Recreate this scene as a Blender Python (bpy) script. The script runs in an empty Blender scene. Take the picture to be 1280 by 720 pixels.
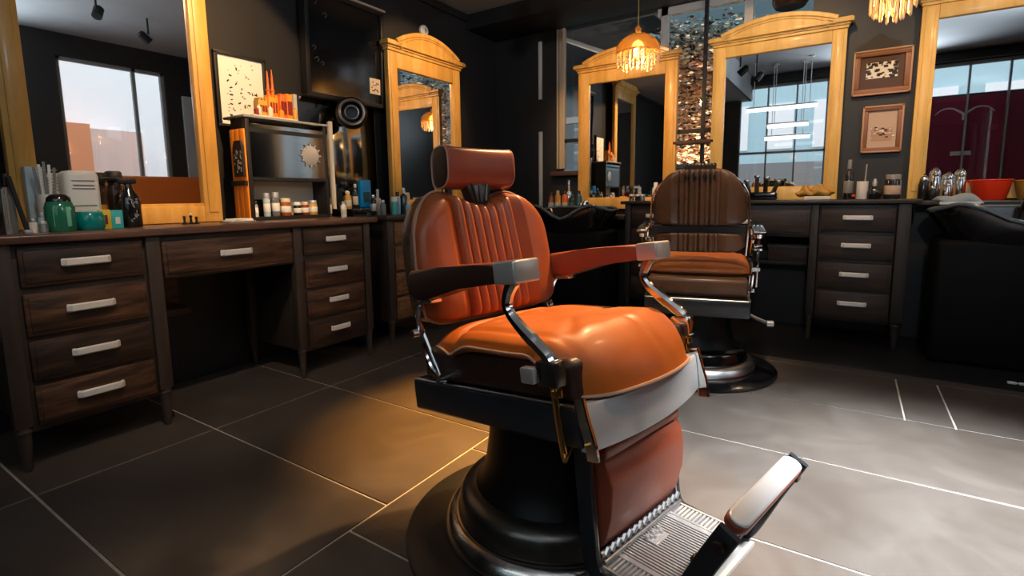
import bpy, bmesh, math, random
from math import sin, cos, pi, radians, sqrt, exp
from mathutils import Vector, Matrix
random.seed(7)
C = bpy.context.scene.collection
D = bpy.data

# ------------------------------------------------------------------ materials
def mat(name, col=(.5,.5,.5), rough=.5, metal=0, coat=0, spec=.5, trans=0, ior=1.45, bump=None, emis=None, sheen=0):
    m = D.materials.new(name); m.use_nodes = True
    nt = m.node_tree; b = nt.nodes['Principled BSDF']
    b.inputs['Base Color'].default_value = (*col, 1)
    b.inputs['Roughness'].default_value = rough
    b.inputs['Metallic'].default_value = metal
    b.inputs['Coat Weight'].default_value = coat
    b.inputs['Coat Roughness'].default_value = .15
    b.inputs['Specular IOR Level'].default_value = spec
    b.inputs['Transmission Weight'].default_value = trans
    b.inputs['IOR'].default_value = ior
    if emis:
        b.inputs['Emission Color'].default_value = (*emis[0], 1); b.inputs['Emission Strength'].default_value = emis[1]
    if bump:
        sc, st, dist = bump
        n = noise(nt, sc, 6); bp = nt.nodes.new('ShaderNodeBump')
        bp.inputs['Strength'].default_value = st; bp.inputs['Distance'].default_value = dist
        nt.links.new(n.outputs['Fac'], bp.inputs['Height']); nt.links.new(bp.outputs['Normal'], b.inputs['Normal'])
    return m
def noise(nt, scale, detail=4, stretch=None, rough=.6, dist=0):
    tc = nt.nodes.new('ShaderNodeTexCoord'); n = nt.nodes.new('ShaderNodeTexNoise')
    n.inputs['Scale'].default_value = scale; n.inputs['Detail'].default_value = detail
    n.inputs['Roughness'].default_value = rough; n.inputs['Distortion'].default_value = dist
    if stretch:
        mp = nt.nodes.new('ShaderNodeMapping'); mp.inputs['Scale'].default_value = stretch
        nt.links.new(tc.outputs['Object'], mp.inputs['Vector']); nt.links.new(mp.outputs['Vector'], n.inputs['Vector'])
    else: nt.links.new(tc.outputs['Object'], n.inputs['Vector'])
    return n
def ramp(nt, src, stops):
    r = nt.nodes.new('ShaderNodeValToRGB'); e = r.color_ramp.elements
    e[0].position, e[0].color = stops[0][0], (*stops[0][1], 1)
    e[1].position, e[1].color = stops[-1][0], (*stops[-1][1], 1)
    for p, c in stops[1:-1]:
        k = e.new(p); k.color = (*c, 1)
    nt.links.new(src, r.inputs['Fac']); return r
def nmat(name, stops, scale, stretch=None, detail=6, rough=.5, metal=0, coat=0, rr=None, bump=(.2,.002), dist=0, spec=.5):
    m = mat(name, rough=rough, metal=metal, coat=coat, spec=spec); nt = m.node_tree; b = nt.nodes['Principled BSDF']
    n = noise(nt, scale, detail, stretch, dist=dist)
    r = ramp(nt, n.outputs['Fac'], stops); nt.links.new(r.outputs['Color'], b.inputs['Base Color'])
    if rr:
        mr = nt.nodes.new('ShaderNodeMapRange'); mr.inputs['To Min'].default_value = rr[0]; mr.inputs['To Max'].default_value = rr[1]
        mr.inputs['From Min'].default_value=.3; mr.inputs['From Max'].default_value=.7
        nt.links.new(n.outputs['Fac'], mr.inputs['Value']); nt.links.new(mr.outputs['Result'], b.inputs['Roughness'])
    bp = nt.nodes.new('ShaderNodeBump'); bp.inputs['Strength'].default_value = bump[0]; bp.inputs['Distance'].default_value = bump[1]
    nt.links.new(n.outputs['Fac'], bp.inputs['Height']); nt.links.new(bp.outputs['Normal'], b.inputs['Normal'])
    return m

def leather(name, c0, c1, rough=.36):
    m = nmat(name, [(.3,c0),(.7,c1)], 5, detail=5, rough=rough, coat=.05, rr=(rough-.05, rough+.12), bump=(.25,.006))
    nt = m.node_tree; b = nt.nodes['Principled BSDF']
    v = nt.nodes.new('ShaderNodeTexVoronoi'); v.inputs['Scale'].default_value = 220
    tc = nt.nodes.new('ShaderNodeTexCoord'); nt.links.new(tc.outputs['Object'], v.inputs['Vector'])
    b2 = nt.nodes.new('ShaderNodeBump'); b2.inputs['Strength'].default_value=.12; b2.inputs['Distance'].default_value=.001
    nt.links.new(v.outputs['Distance'], b2.inputs['Height'])
    old = b.inputs['Normal'].links[0].from_node
    nt.links.new(old.outputs['Normal'], b2.inputs['Normal']); nt.links.new(b2.outputs['Normal'], b.inputs['Normal'])
    return m

M = {}
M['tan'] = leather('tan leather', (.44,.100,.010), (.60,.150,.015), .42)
M['shadedtan'] = leather('tan leather darkened as shade', (.32,.072,.020), (.42,.098,.026), .36)  # tan leather darkened where the warm key lights the backrest less
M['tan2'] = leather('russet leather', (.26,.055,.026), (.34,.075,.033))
M['shadeleather'] = leather('brown leather darkened as shade', (.026,.010,.007), (.040,.016,.010), .42)  # near black stands in for shade on the tan chair's sides
M['brown'] = leather('dark brown leather', (.078,.037,.020), (.130,.062,.032), .30)
M['blackleather'] = leather('black leather', (.008,.008,.008), (.014,.013,.012), .35)
M['piping'] = mat('pale piping', (.42,.25,.17), .5)
M['chrome'] = mat('chrome', (.82,.82,.80), .10, 1)
M['steel'] = mat('brushed steel', (.60,.60,.60), .30, 1, bump=(60,.05,.001))
M['darksteel'] = nmat('dark painted steel', [(.3,(.012,.015,.019)),(.7,(.024,.027,.032))], 9, rough=.30, coat=.3, bump=(.05,.001))
M['gunmetal'] = mat('dark worn metal', (.10,.09,.08), .28, .85, bump=(30,.1,.001))
M['enamel'] = mat('white enamel', (.50,.49,.48), .22, 0, coat=.5)
M['blackenamel'] = mat('black enamel', (.006,.006,.006), .38, 0, spec=.25)
M['deepblack'] = mat('dull black laminate', (.004,.004,.004), .6, spec=.15)
M['castalu'] = mat('cast aluminium', (.62,.58,.54), .34, .55, bump=(80,.1,.001))
M['rimglint'] = mat('grey blue rim highlight', (.10,.14,.16), .16, coat=.5)  # lighter colour paints the highlight along the basin edge
M['rubber'] = mat('black rubber', (.010,.010,.010), .45)
M['ring'] = mat('polished ring', (.55,.52,.48), .2, 1, bump=(25,.2,.002))
M['black'] = mat('matt black paint', (.010,.010,.011), .55)
M['blackgloss'] = mat('gloss black', (.004,.004,.005), .09, coat=.6)
M['wall'] = nmat('near black wall paint', [(.3,(.0155,.0155,.0165)),(.7,(.0215,.021,.021))], 3, rough=.5, bump=(.06,.002))
M['ceil'] = nmat('grey ceiling paint', [(.3,(.33,.34,.35)),(.7,(.37,.38,.39))], 2, rough=.8, bump=(.05,.002))
M['wallgrey'] = nmat('dark grey plaster', [(.3,(.03,.031,.034)),(.7,(.045,.045,.048))], 3, rough=.6, bump=(.06,.002))
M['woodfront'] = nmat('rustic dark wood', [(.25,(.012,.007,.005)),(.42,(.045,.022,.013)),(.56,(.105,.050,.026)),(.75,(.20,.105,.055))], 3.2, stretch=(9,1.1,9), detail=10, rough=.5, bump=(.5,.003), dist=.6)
M['woodfront2'] = nmat('rustic dark wood darker grain', [(.25,(.010,.007,.005)),(.42,(.026,.015,.010)),(.56,(.055,.030,.019)),(.75,(.105,.060,.036))], 3.2, stretch=(9,1.1,9), detail=10, rough=.5, bump=(.5,.003), dist=.6)  # darker tone for some of the drawers
M['woodfrontx'] = nmat('rustic dark wood across', [(.25,(.010,.007,.005)),(.45,(.028,.017,.012)),(.62,(.045,.027,.018)),(.8,(.075,.044,.028))], 3.2, stretch=(1.1,9,9), detail=10, rough=.5, bump=(.5,.003), dist=.6)
M['woodlit'] = nmat('knotty brown wood lit copy', [(.25,(.06,.028,.012)),(.5,(.20,.095,.038)),(.75,(.36,.18,.075))], 4, stretch=(9,1.4,9), detail=10, rough=.5, bump=(.5,.003), dist=1.2)  # lit copy of the drawer wood, warm light in its colour
M['stile'] = nmat('taupe stained wood', [(.3,(.038,.026,.020)),(.7,(.072,.052,.041))], 3, stretch=(8,8,1), rough=.5, bump=(.2,.002))
M['stiledark'] = nmat('espresso stained wood', [(.3,(.018,.013,.011)),(.7,(.032,.024,.019))], 3, stretch=(8,8,1), rough=.5, bump=(.2,.002))
M['top'] = nmat('reddish brown worktop', [(.3,(.075,.036,.025)),(.7,(.17,.085,.058))], 3, stretch=(6,1,6), rough=.32, bump=(.1,.001), coat=.2)
M['topdark'] = nmat('dark worktop', [(.3,(.022,.018,.016)),(.7,(.045,.036,.030))], 3, stretch=(1,6,6), rough=.34, bump=(.1,.001), coat=.1)
M['pine'] = nmat('honey pine', [(.25,(.50,.25,.045)),(.5,(.66,.36,.08)),(.75,(.78,.47,.14))], 2.2, stretch=(7,7,1), detail=8, rough=.42, bump=(.15,.002), coat=.15, dist=.4)
M['pinepale'] = nmat('pale golden pine', [(.25,(.62,.38,.10)),(.5,(.76,.50,.15)),(.75,(.86,.62,.23))], 2.2, stretch=(7,7,1), detail=8, rough=.45, bump=(.15,.002), coat=.1, dist=.4)
M['mirror'] = mat('mirror silver', (.86,.88,.88), .012, 1)
M['greymirror'] = mat('tarnished grey mirror', (.36,.38,.38), .08, 1)
M['glass'] = mat('clear glass', (1,1,1), .0, trans=1, ior=1.45)
M['handle'] = mat('ivory metal pull', (.84,.82,.78), .35, .1)
M['gold'] = mat('gold metal', (.85,.52,.14), .22, 1)
M['crystal'] = mat('warm crystal', (1,.80,.50), .12, trans=.45, ior=1.5)
M['tube'] = mat('lit tube', (.9,.95,1), .4, emis=((.80,.92,1),2.2))
M['ambershade'] = mat('amber glass shade', (.85,.50,.12), .18, .35, trans=.45)
M['bulb'] = mat('glowing bulb', (1,.8,.5), .4, emis=((1,.60,.22),12))
M['grout'] = nmat('pale grout', [(.3,(.42,.37,.31)),(.7,(.60,.54,.47))], 30, rough=.85, bump=(.3,.001))
M['tile'] = nmat('brown slate tile', [(.2,(.058,.045,.036)),(.5,(.080,.065,.054)),(.8,(.108,.091,.078))], 3.0, detail=11, rough=.42, rr=(.36,.50), bump=(.2,.002), dist=1.2)
M['mat'] = mat('black floor rubber', (.012,.012,.013), .38, bump=(40,.2,.001))
def plain(n, c, r=.4, **k): M[n] = mat(n, c, r, **k)
plain('white plastic',(.78,.77,.74)); plain('teal liquid',(.0,.22,.22),.15,coat=.4); plain('green glassy',(.02,.17,.10),.12,coat=.6)
plain('mint label',(.16,.52,.34)); plain('pale blue card',(.42,.56,.62)); plain('blue plastic',(.0,.22,.52),.3)
plain('turquoise plastic',(.05,.50,.50),.3); plain('yellow card',(.75,.55,.05)); plain('amber glass',(.30,.075,.01),.1,coat=.5)
plain('dark bottle',(.012,.011,.012),.15,coat=.5); plain('silver print',(.55,.55,.55),.3,metal=.6); plain('red plastic',(.85,.045,.012),.32)
plain('mustard plastic',(.50,.28,.05),.4); plain('orange paint',(.85,.26,.02),.45); plain('deep orange',(.72,.17,.02),.5)
plain('dark red',(.20,.02,.015),.4); plain('cream',(.62,.55,.42),.5); plain('paper white',(.80,.80,.76),.6); plain('ink',(.02,.02,.02),.6)
plain('brown wood frame',(.23,.095,.040),.4); plain('frame bevel',(.42,.24,.14),.4); plain('mount brown',(.075,.035,.025),.6)
plain('print beige',(.50,.38,.30),.6); plain('dark teal',(.01,.06,.075),.2,coat=.4); plain('grey plastic',(.22,.22,.22),.4)
plain('white metal',(.62,.60,.56),.45); plain('burgundy',(.30,.016,.06),.7); plain('outside white',(.90,.90,.91),.7)
plain('outside orange',(.80,.30,.14),.7); plain('outside pink',(.80,.55,.48),.7); plain('asphalt',(.18,.18,.19),.9)
plain('towel',(.34,.42,.47),.9); plain('pale wood',(.52,.42,.30),.5); plain('soft orange',(.70,.14,.02),.5); plain('blue pane',(.42,.60,.66),.5)
plain('bronze',(.05,.03,.022),.3,metal=.6); plain('clear plastic',(.80,.84,.86),.08,trans=.85)

# ------------------------------------------------------------------ mesh helpers
def box(bm, x0,x1,y0,y1,z0,z1, bev=0, T=None, seg=2, mi=0):
    vs=[bm.verts.new((x,y,z)) for x in (x0,x1) for y in (y0,y1) for z in (z0,z1)]
    F=[(0,1,3,2),(4,6,7,5),(0,4,5,1),(2,3,7,6),(0,2,6,4),(1,5,7,3)]
    fs=[bm.faces.new([vs[i] for i in f]) for f in F]
    for f in fs: f.material_index=mi
    if T:
        for v in vs: v.co=T@v.co
    if bev>0:
        es=list({e for f in fs for e in f.edges})
        r=bmesh.ops.bevel(bm, geom=es, offset=bev, segments=seg, profile=.5, affect='EDGES')
        for f in r['faces']: f.material_index=mi
def prism(bm, poly, fn0, fn1, mi=0, bev=0):
    "poly of 2D points, fn0/fn1 map a 2D point to 3D at either end"
    a=[bm.verts.new(fn0(p)) for p in poly]; b=[bm.verts.new(fn1(p)) for p in poly]
    n=len(poly); fs=[bm.faces.new(a[::-1]), bm.faces.new(b)]
    for i in range(n): fs.append(bm.faces.new((a[i],a[(i+1)%n],b[(i+1)%n],b[i])))
    for f in fs: f.material_index=mi
    if bev:
        es=list(set(fs[0].edges)|set(fs[1].edges))
        bmesh.ops.bevel(bm, geom=es, offset=bev, segments=2, profile=.5, affect='EDGES')
def lathe(bm, prof, c=(0,0,0), seg=32, axis='z', T=None, mi=0, caps=True):
    rings=[]
    for r,z in prof:
        if r<1e-6: rings.append([bm.verts.new((0,0,z))])
        else: rings.append([bm.verts.new((r*cos(2*pi*i/seg),r*sin(2*pi*i/seg),z)) for i in range(seg)])
    for A,B in zip(rings,rings[1:]):
        for i in range(seg):
            j=(i+1)%seg
            if len(A)==1 and len(B)==1: continue
            if len(A)==1: f=bm.faces.new((A[0],B[j],B[i]))
            elif len(B)==1: f=bm.faces.new((A[i],A[j],B[0]))
            else: f=bm.faces.new((A[i],A[j],B[j],B[i]))
            f.material_index=mi
    if caps and len(rings[0])>1: bm.faces.new(rings[0][::-1]).material_index=mi
    if caps and len(rings[-1])>1: bm.faces.new(rings[-1]).material_index=mi
    R=Matrix.Identity(4)
    if axis=='x': R=Matrix.Rotation(pi/2,4,'Y')
    if axis=='y': R=Matrix.Rotation(-pi/2,4,'X')
    Tm=(T if T else Matrix.Identity(4))@Matrix.Translation(c)@R
    for ring in rings:
        for v in ring: v.co=Tm@v.co
def smoothpath(pts, n=6, closed=False):
    P=[Vector(p) for p in pts]; out=[]; N=len(P)
    rng=range(N if closed else N-1)
    for i in rng:
        p0=P[(i-1)%N] if closed or i>0 else P[0]; p1=P[i]; p2=P[(i+1)%N]
        p3=P[(i+2)%N] if closed or i+2<N else P[-1]
        for k in range(n):
            t=k/n
            out.append(.5*((2*p1)+(-p0+p2)*t+(2*p0-5*p1+4*p2-p3)*t*t+(-p0+3*p1-3*p2+p3)*t**3))
    if not closed: out.append(P[-1])
    return out
def sweep(bm, pts, sec, closed=False, up=None, T=None, mi=0, scale=None):
    "sweep a closed 2D section along a path"
    P=[Vector(p) for p in pts]; n=len(P); rings=[]
    prevN=None
    for i,p in enumerate(P):
        a=P[(i-1)%n] if closed or i>0 else p; b=P[(i+1)%n] if closed or i<n-1 else p
        t=(b-a); t=t.normalized() if t.length>1e-9 else Vector((0,0,1))
        if up is not None: N=Vector(up)
        elif prevN is None: N=Vector((0,0,1)) if abs(t.z)<.9 else Vector((1,0,0))
        else: N=prevN
        N=(N-t*N.dot(t)); N=N.normalized() if N.length>1e-6 else Vector((1,0,0)); prevN=N
        B=t.cross(N); k=scale(i/(n-1)) if scale else 1
        rings.append([bm.verts.new(p+N*(x*k)+B*(y*k)) for x,y in sec])
    m=len(sec)
    for i in range(n if closed else n-1):
        A=rings[i];Bq=rings[(i+1)%n]
        for j in range(m):
            bm.faces.new((A[j],A[(j+1)%m],Bq[(j+1)%m],Bq[j])).material_index=mi
    if not closed:
        bm.faces.new(rings[0][::-1]).material_index=mi; bm.faces.new(rings[-1]).material_index=mi
    if T:
        for r in rings:
            for v in r: v.co=T@v.co
def circ(r,n=8): return [(r*cos(2*pi*i/n),r*sin(2*pi*i/n)) for i in range(n)]
def rect(a,b,c=.2):
    "chamfered rectangle section a x b"
    x,y=a/2,b/2;k=min(a,b)*c
    return [(x-k,-y),(x,-y+k),(x,y-k),(x-k,y),(-x+k,y),(-x,y-k),(-x,-y+k),(-x+k,-y)]
def tube(bm, pts, r, seg=8, n=6, closed=False, T=None, smooth=True, mi=0):
    sweep(bm, smoothpath(pts,n,closed) if smooth else pts, circ(r,seg), closed, T=T, mi=mi)
def rod(bm,p0,p1,r,seg=12,T=None,mi=0): sweep(bm,[p0,p1],circ(r,seg),T=T,mi=mi)
def pillow(bm, fmid, top, bot, nu, nv, T=None, mi=0):
    "two surfaces that share their edge: fmid(t,w)->(pos, dir), top/bot(t,w)->height"
    A={};Bm={}
    for i in range(nu+1):
        for j in range(nv+1):
            t=-1+2*i/nu; w=j/nv; p,d=fmid(t,w)
            edge=i in(0,nu) or j in(0,nv)
            A[i,j]=bm.verts.new(p+d*(0 if edge else top(t,w)))
            Bm[i,j]=A[i,j] if edge else bm.verts.new(p-d*bot(t,w))
    for i in range(nu):
        for j in range(nv):
            f=bm.faces.new((A[i,j],A[i+1,j],A[i+1,j+1],A[i,j+1])); f.material_index=mi
            q=(Bm[i,j+1],Bm[i+1,j+1],Bm[i+1,j],Bm[i,j])
            try: bm.faces.new(q).material_index=mi
            except ValueError: pass
    if T:
        for v in {v for v in list(A.values())+list(Bm.values())}: v.co=T@v.co
def NB(): return bmesh.new()
def obj(name, bm, m, parent=None, smooth=True, ang=35):
    bmesh.ops.recalc_face_normals(bm, faces=bm.faces)
    me=D.meshes.new(name); bm.to_mesh(me); bm.free()
    for k in (m if isinstance(m,(list,tuple)) else [m]): me.materials.append(M[k] if isinstance(k,str) else k)
    if smooth:
        me.polygons.foreach_set('use_smooth',[True]*len(me.polygons)); me.set_sharp_from_angle(angle=radians(ang))
    o=D.objects.new(name,me); C.objects.link(o)
    if parent: o.parent=parent
    return o
def thing(name,label,cat,loc=(0,0,0),rz=0,group=None,rx=0,ry=0):
    o=D.objects.new(name,None); C.objects.link(o); o.location=loc; o.rotation_euler=(rx,ry,rz); o.empty_display_size=.1
    o['label']=label; o['category']=cat
    if group: o['group']=group
    return o
def tag(o,label,cat,group=None,loc=None,kind=None):
    o['label']=label;o['category']=cat
    if group:o['group']=group
    if kind:o['kind']=kind
    if loc:o.location=loc
    return o
def struct(name,bm,m,parent=None):
    o=obj(name,bm,m,parent)
    if not parent:o['kind']='structure'
    return o
def dup(root,loc,rz=None,label=None,group=None,parent=None):
    r=root.copy();C.objects.link(r)
    if loc is not None:r.location=loc
    if rz is not None:r.rotation_euler[2]=rz
    if label:r['label']=label
    if group:r['group']=group
    if parent:r.parent=parent
    for ch in list(root.children):
        c=ch.copy();C.objects.link(c);c.parent=r
        for g in list(ch.children):
            d=g.copy();C.objects.link(d);d.parent=c
    return r

# ------------------------------------------------------------------ the room
XL,YB,ZC=-3.05,4.45,2.66          # left wall, back wall, low ceiling
XR,YF,ZH=2.3,-1.5,3.05             # right wall, front wall, high ceiling
# floor of staggered slate tiles
bm=NB(); box(bm,XL-.2,XR+.2,YF-.2,YB+.2,-.08,-.0035,mi=1)
gx=[-3.358,-2.286,-1.214,XR+.25]
g=.0042
for ci in range(len(gx)-1):
    x0,x1=gx[ci],gx[ci+1]
    y0=.487 if x1<-1.1 else .333
    ys=[y0+.6101*j for j in range(-4,8)]
    for k in range(len(ys)-1):
        a,b=max(ys[k],YF-.2),min(ys[k+1],YB+.2)
        if b-a<.02: continue
        cuts=[x0,x1]
        if x0>-1.3 and abs(ys[k]-(.333+.6101*4))<.01: cuts=[x0,.262,.436,x1]
        elif x0>-1.3 and abs(ys[k]-(.333+.6101*1))<.01: cuts=[x0,.40,x1]
        elif x0>-1.3: cuts=[x0,(1.2,1.6)[k%2],x1]
        for q in range(len(cuts)-1):
            c0,c1=max(cuts[q],XL-.2),min(cuts[q+1],XR+.2)
            if c1-c0>.02: box(bm,c0+g,c1-g,a+g,b-g,-.02,0,bev=.0012,seg=1,mi=0)
struct('floor',bm,['tile','grout'])
# ceiling: low part over the left side, higher part over the right
bm=NB(); box(bm,XL-.2,-1.6,YF-.2,YB+.2,ZC,ZC+.1); box(bm,-1.62,XR+.2,YF-.2,YB+.2,ZH,ZH+.1); box(bm,-1.62,-1.58,YF-.2,YB,ZC,ZH)
struct('ceiling',bm,'ceil')
bm=NB(); box(bm,XL-.15,XL,YF-.2,YB+.15,0,ZH)
struct('wall_left',bm,'wall')
# soffit along the back wall and along the left corner
bm=NB(); box(bm,XL,XR,3.97,YB-.002,2.53,ZH-.001,bev=.006)
struct('trim_1',bm,'wall')
bm=NB(); box(bm,XL,XL+.03,YF,3.97,2.60,ZC-.001,bev=.004)
struct('trim_2',bm,'wall')
# back wall with a wide opening behind mirrors
WX0,WX1,WZ0,WZ1=-2.36,-.30,1.22,2.53
bm=NB()
box(bm,XL,WX0,YB,YB+.15,0,ZH); box(bm,WX1,XR+.15,YB,YB+.15,0,ZH); box(bm,WX0,WX1,YB,YB+.15,0,WZ0); box(bm,WX0,WX1,YB,YB+.15,WZ1,ZH)
struct('wall_back',bm,'wall')
# window in the back wall
bm=NB()
for x,w in ((-2.36,.012),(-2.30,.022)): box(bm,x,x+w,YB-.012,YB+.03,WZ0+.04,WZ1,bev=.003)
box(bm,-2.34,-2.30,YB+.01,YB+.05,WZ0+.04,WZ1)
box(bm,-1.045,-1.02,YB-.01,YB+.03,WZ0,WZ1,mi=1); box(bm,-2.28,WX1,YB-.008,YB+.03,1.50,1.53,mi=1)
box(bm,-1.40,-1.345,YB+.03,YB+.08,WZ0,WZ1,mi=2); box(bm,-1.43,WX1,YB+.03,YB+.08,2.47,2.53,mi=2); box(bm,-.76,-.70,YB+.03,YB+.08,2.2,WZ1,mi=2)
wf=struct('window_1',bm,['pale wood','black','white metal'])
bm=NB(); box(bm,WX0+.02,WX1,YB+.09,YB+.096,WZ0,WZ1); obj('pane',bm,'glass',wf)
bm=NB(); box(bm,WX0-.03,-2.11,YB-.09,YB+.0,WZ0-.03,WZ0+.012,bev=.006); box(bm,-1.25,-.88,YB-.075,YB,1.405,1.435,bev=.005); obj('sill',bm,'mount brown',wf)
# narrow pale strip painting a gap of light left of the window
bm=NB(); box(bm,-2.553,-2.515,YB-.02,YB,1.92,2.45,bev=.006); box(bm,-2.553,-2.515,YB-.02,YB,.9,1.62,bev=.006)
struct('light_gap_strip',bm,'white metal')
# right wall with one bright window
bm=NB(); a0,a1,b0,b1=2.45,3.65,1.20,2.78
box(bm,XR,XR+.15,YF-.2,a0,0,ZH); box(bm,XR,XR+.15,a1,YB+.15,0,ZH); box(bm,XR,XR+.15,a0,a1,0,b0); box(bm,XR,XR+.15,a0,a1,b1,ZH)
struct('wall_right',bm,'wall')
bm=NB()
for y in (a0,a1-.04): box(bm,XR+.03,XR+.09,y,y+.04,b0,b1)
for z in (b0,b1-.04): box(bm,XR+.03,XR+.09,a0,a1,z,z+.04)
box(bm,XR+.03,XR+.08,3.26,3.30,b0,b1); w2=struct('window_2',bm,'grey plastic')
bm=NB(); box(bm,XR+.05,XR+.056,a0+.04,a1-.04,b0+.04,b1-.04); obj('pane',bm,'glass',w2)
# front wall (behind the camera): shopfront window with tall panes
bm=NB(); s0,s1,t0,t1=-1.75,2.15,1.05,2.88
box(bm,XL-.1,s0,YF-.15,YF,0,ZH); box(bm,s1,XR+.15,YF-.15,YF,0,ZH); box(bm,s0,s1,YF-.15,YF,0,t0); box(bm,s0,s1,YF-.15,YF,t1,ZH)
struct('wall_front',bm,'wall')
bm=NB()
x=s0
while x<s1+.01:
    box(bm,x-.012,x+.012,YF-.09,YF-.03,t0,t1); x+=.445
for z in (t0+.02,1.72,t1-.02): box(bm,s0,.55 if z==1.72 else s1,YF-.09,YF-.03,z-.02,z+.02)
w3=struct('window_3',bm,'grey plastic')
bm=NB(); box(bm,s0,s1,YF-.063,YF-.057,t0,t1); obj('pane',bm,'glass',w3)
b_=thing('privacy_blind','burgundy cloth blind with white scroll ornament hung on the front shop window','blind',(1.35,YF-.118,1.057))
bm=NB(); box(bm,-.79,.79,-.007,.008,0,1.35); obj('cloth',bm,'burgundy',b_)
bm=NB(); box(bm,-.79,.79,-.010,.012,1.35,1.38); obj('rail',bm,'black',b_)
bm=NB()
for sg in (-1,1):
    sweep(bm,smoothpath([(0,.010,1.08),(sg*.06,.010,1.13),(sg*.15,.010,1.18),(sg*.26,.010,1.17),(sg*.34,.010,1.10)],6),rect(.004,.030),up=(0,1,0),scale=lambda q:1.1-.8*q)
box(bm,-.02,.02,.008,.012,1.0,1.10); box(bm,-.12,.12,.008,.012,.48,.54); obj('scroll_ornament',bm,'paper white',b_)
bm=NB(); box(bm,XL,XR,YF,YF+.10,2.90,3.02,bev=.006); struct('trim_4',bm,'black')
bm=NB(); box(bm,XR-.04,XR,3.85,4.25,0,2.5,bev=.004); struct('trim_5',bm,'ceil')
# ------------------------------------------------------------------ outside
bm=NB(); box(bm,-30,30,-30,30,-.3,-.1); 
o=obj('pavement',bm,'asphalt'); o['kind']='structure'
bm=NB(); box(bm,6.5,7.5,4.12,5.0,-.1,2.42,mi=0); box(bm,6.5,7.5,3.0,4.12,-.1,2.5,mi=1); box(bm,7.5,9.0,-4,14,-.1,4.5,mi=2)
for y in (-2,8): box(bm,7.45,7.5,y,y+.8,2.2,3.4,mi=3)
o=obj('pale_building',bm,['outside pink','outside orange','outside white','grey plastic']); tag(o,'pale rendered building with pink and orange low walls outside the side window','building')
bm=NB(); box(bm,-8,8,-9.5,-8.5,-.1,1.9,mi=0); box(bm,-8,8,-9.6,-8.6,1.9,7,mi=1)
for i in range(12):
    box(bm,-7+i*1.2,-6.3+i*1.2,-8.6,-8.55,2.3,3.6,mi=2)
o=obj('street_facade',bm,['grey plastic','blue pane','outside white']); tag(o,'pale blue painted facade across the street in front','building')
# behind the back window: canopy, pale striplight, dark wall, autumn shrub
bm=NB(); box(bm,-4.5,-1.78,YB+.2,8.0,2.82,2.9); o=obj('canopy',bm,'wallgrey'); tag(o,'dark grey canopy roof outside the rear window','canopy')
bm=NB(); sweep(bm,[(-2.75,5.3,2.72),(-2.1,5.3,2.42)],rect(.05,.05)); o=obj('canopy_striplight',bm,'white metal'); tag(o,'pale diagonal striplight under the canopy outside the rear window','striplight')  # pale unlit bar drawn for a fluorescent tube
bm=NB(); box(bm,-6,3,8.0,8.3,-.1,5); box(bm,-6,3,7.95,8.0,2.2,2.3,mi=1); o=obj('courtyard_wall',bm,['dark teal','white metal']); tag(o,'dark teal courtyard wall beyond the rear window','wall')
bm=NB()
R=random.Random(3)
for k in range(4200):
    p=Vector((R.gauss(-1.25,.22),R.uniform(4.95,5.35),R.uniform(1.3,2.58)))
    T=Matrix.Translation(p)@Matrix.Rotation(R.uniform(0,6.3),4,'Z')@Matrix.Rotation(R.uniform(0,3),4,'X'); s=R.uniform(.018,.042)
    vs=[bm.verts.new(T@Vector(q)) for q in ((-s,0,0),(0,-s*.45,.003),(s,0,0),(0,s*.45,.003))]
    bm.faces.new(vs).material_index=R.choice((0,0,0,1,1,2)) if p.z<2.32+R.uniform(-.08,.08) else R.choice((3,3,0,4))
for k in range(14):
    x=-1.3+R.uniform(-.25,.25); tube(bm,[(x*.3-.9,5.3,0),(x*.7-.38,5.3,1.2),(x,5.3+R.uniform(-.2,.2),2.5)],.010,5,4,mi=4)
M['leaf_cream']=mat('cream leaf',(.92,.74,.52),.6); M['leaf_orange']=mat('orange leaf',(.82,.46,.24),.6); M['leaf_brown']=mat('brown leaf',(.25,.08,.04),.6); M['leaf_blue']=mat('grey green leaf',(.25,.40,.42),.6)
o=obj('autumn_shrub',bm,['leaf_cream','leaf_orange','leaf_brown','leaf_blue','bronze'],smooth=False)
tag(o,'cream and orange autumn shrub seen through the rear window between two mirrors','shrub')

t=thing('added_floodlight','added black floodlight brightening the autumn shrub outside','floodlight',(-1.15,4.72,.0))  # lamp added to brighten the shrub, unseen below the window
bm=NB(); box(bm,-.06,.06,-.03,.03,.10,.20,bev=.01); rod(bm,(0,0,0),(0,0,.12),.01); obj('housing',bm,'black',t)
l=D.lights.new('flood_lamp','SPOT'); l.energy=260; l.spot_size=radians(70); l.spot_blend=.6; l.color=(1,.86,.66); l.shadow_soft_size=.05
o=D.objects.new('flood_lamp',l); C.objects.link(o); o.parent=t; o.location=(0,.02,.25); o.rotation_mode='QUATERNION'; o.rotation_quaternion=Vector((-.1,.42,1.7)).to_track_quat('-Z','Y')
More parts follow.
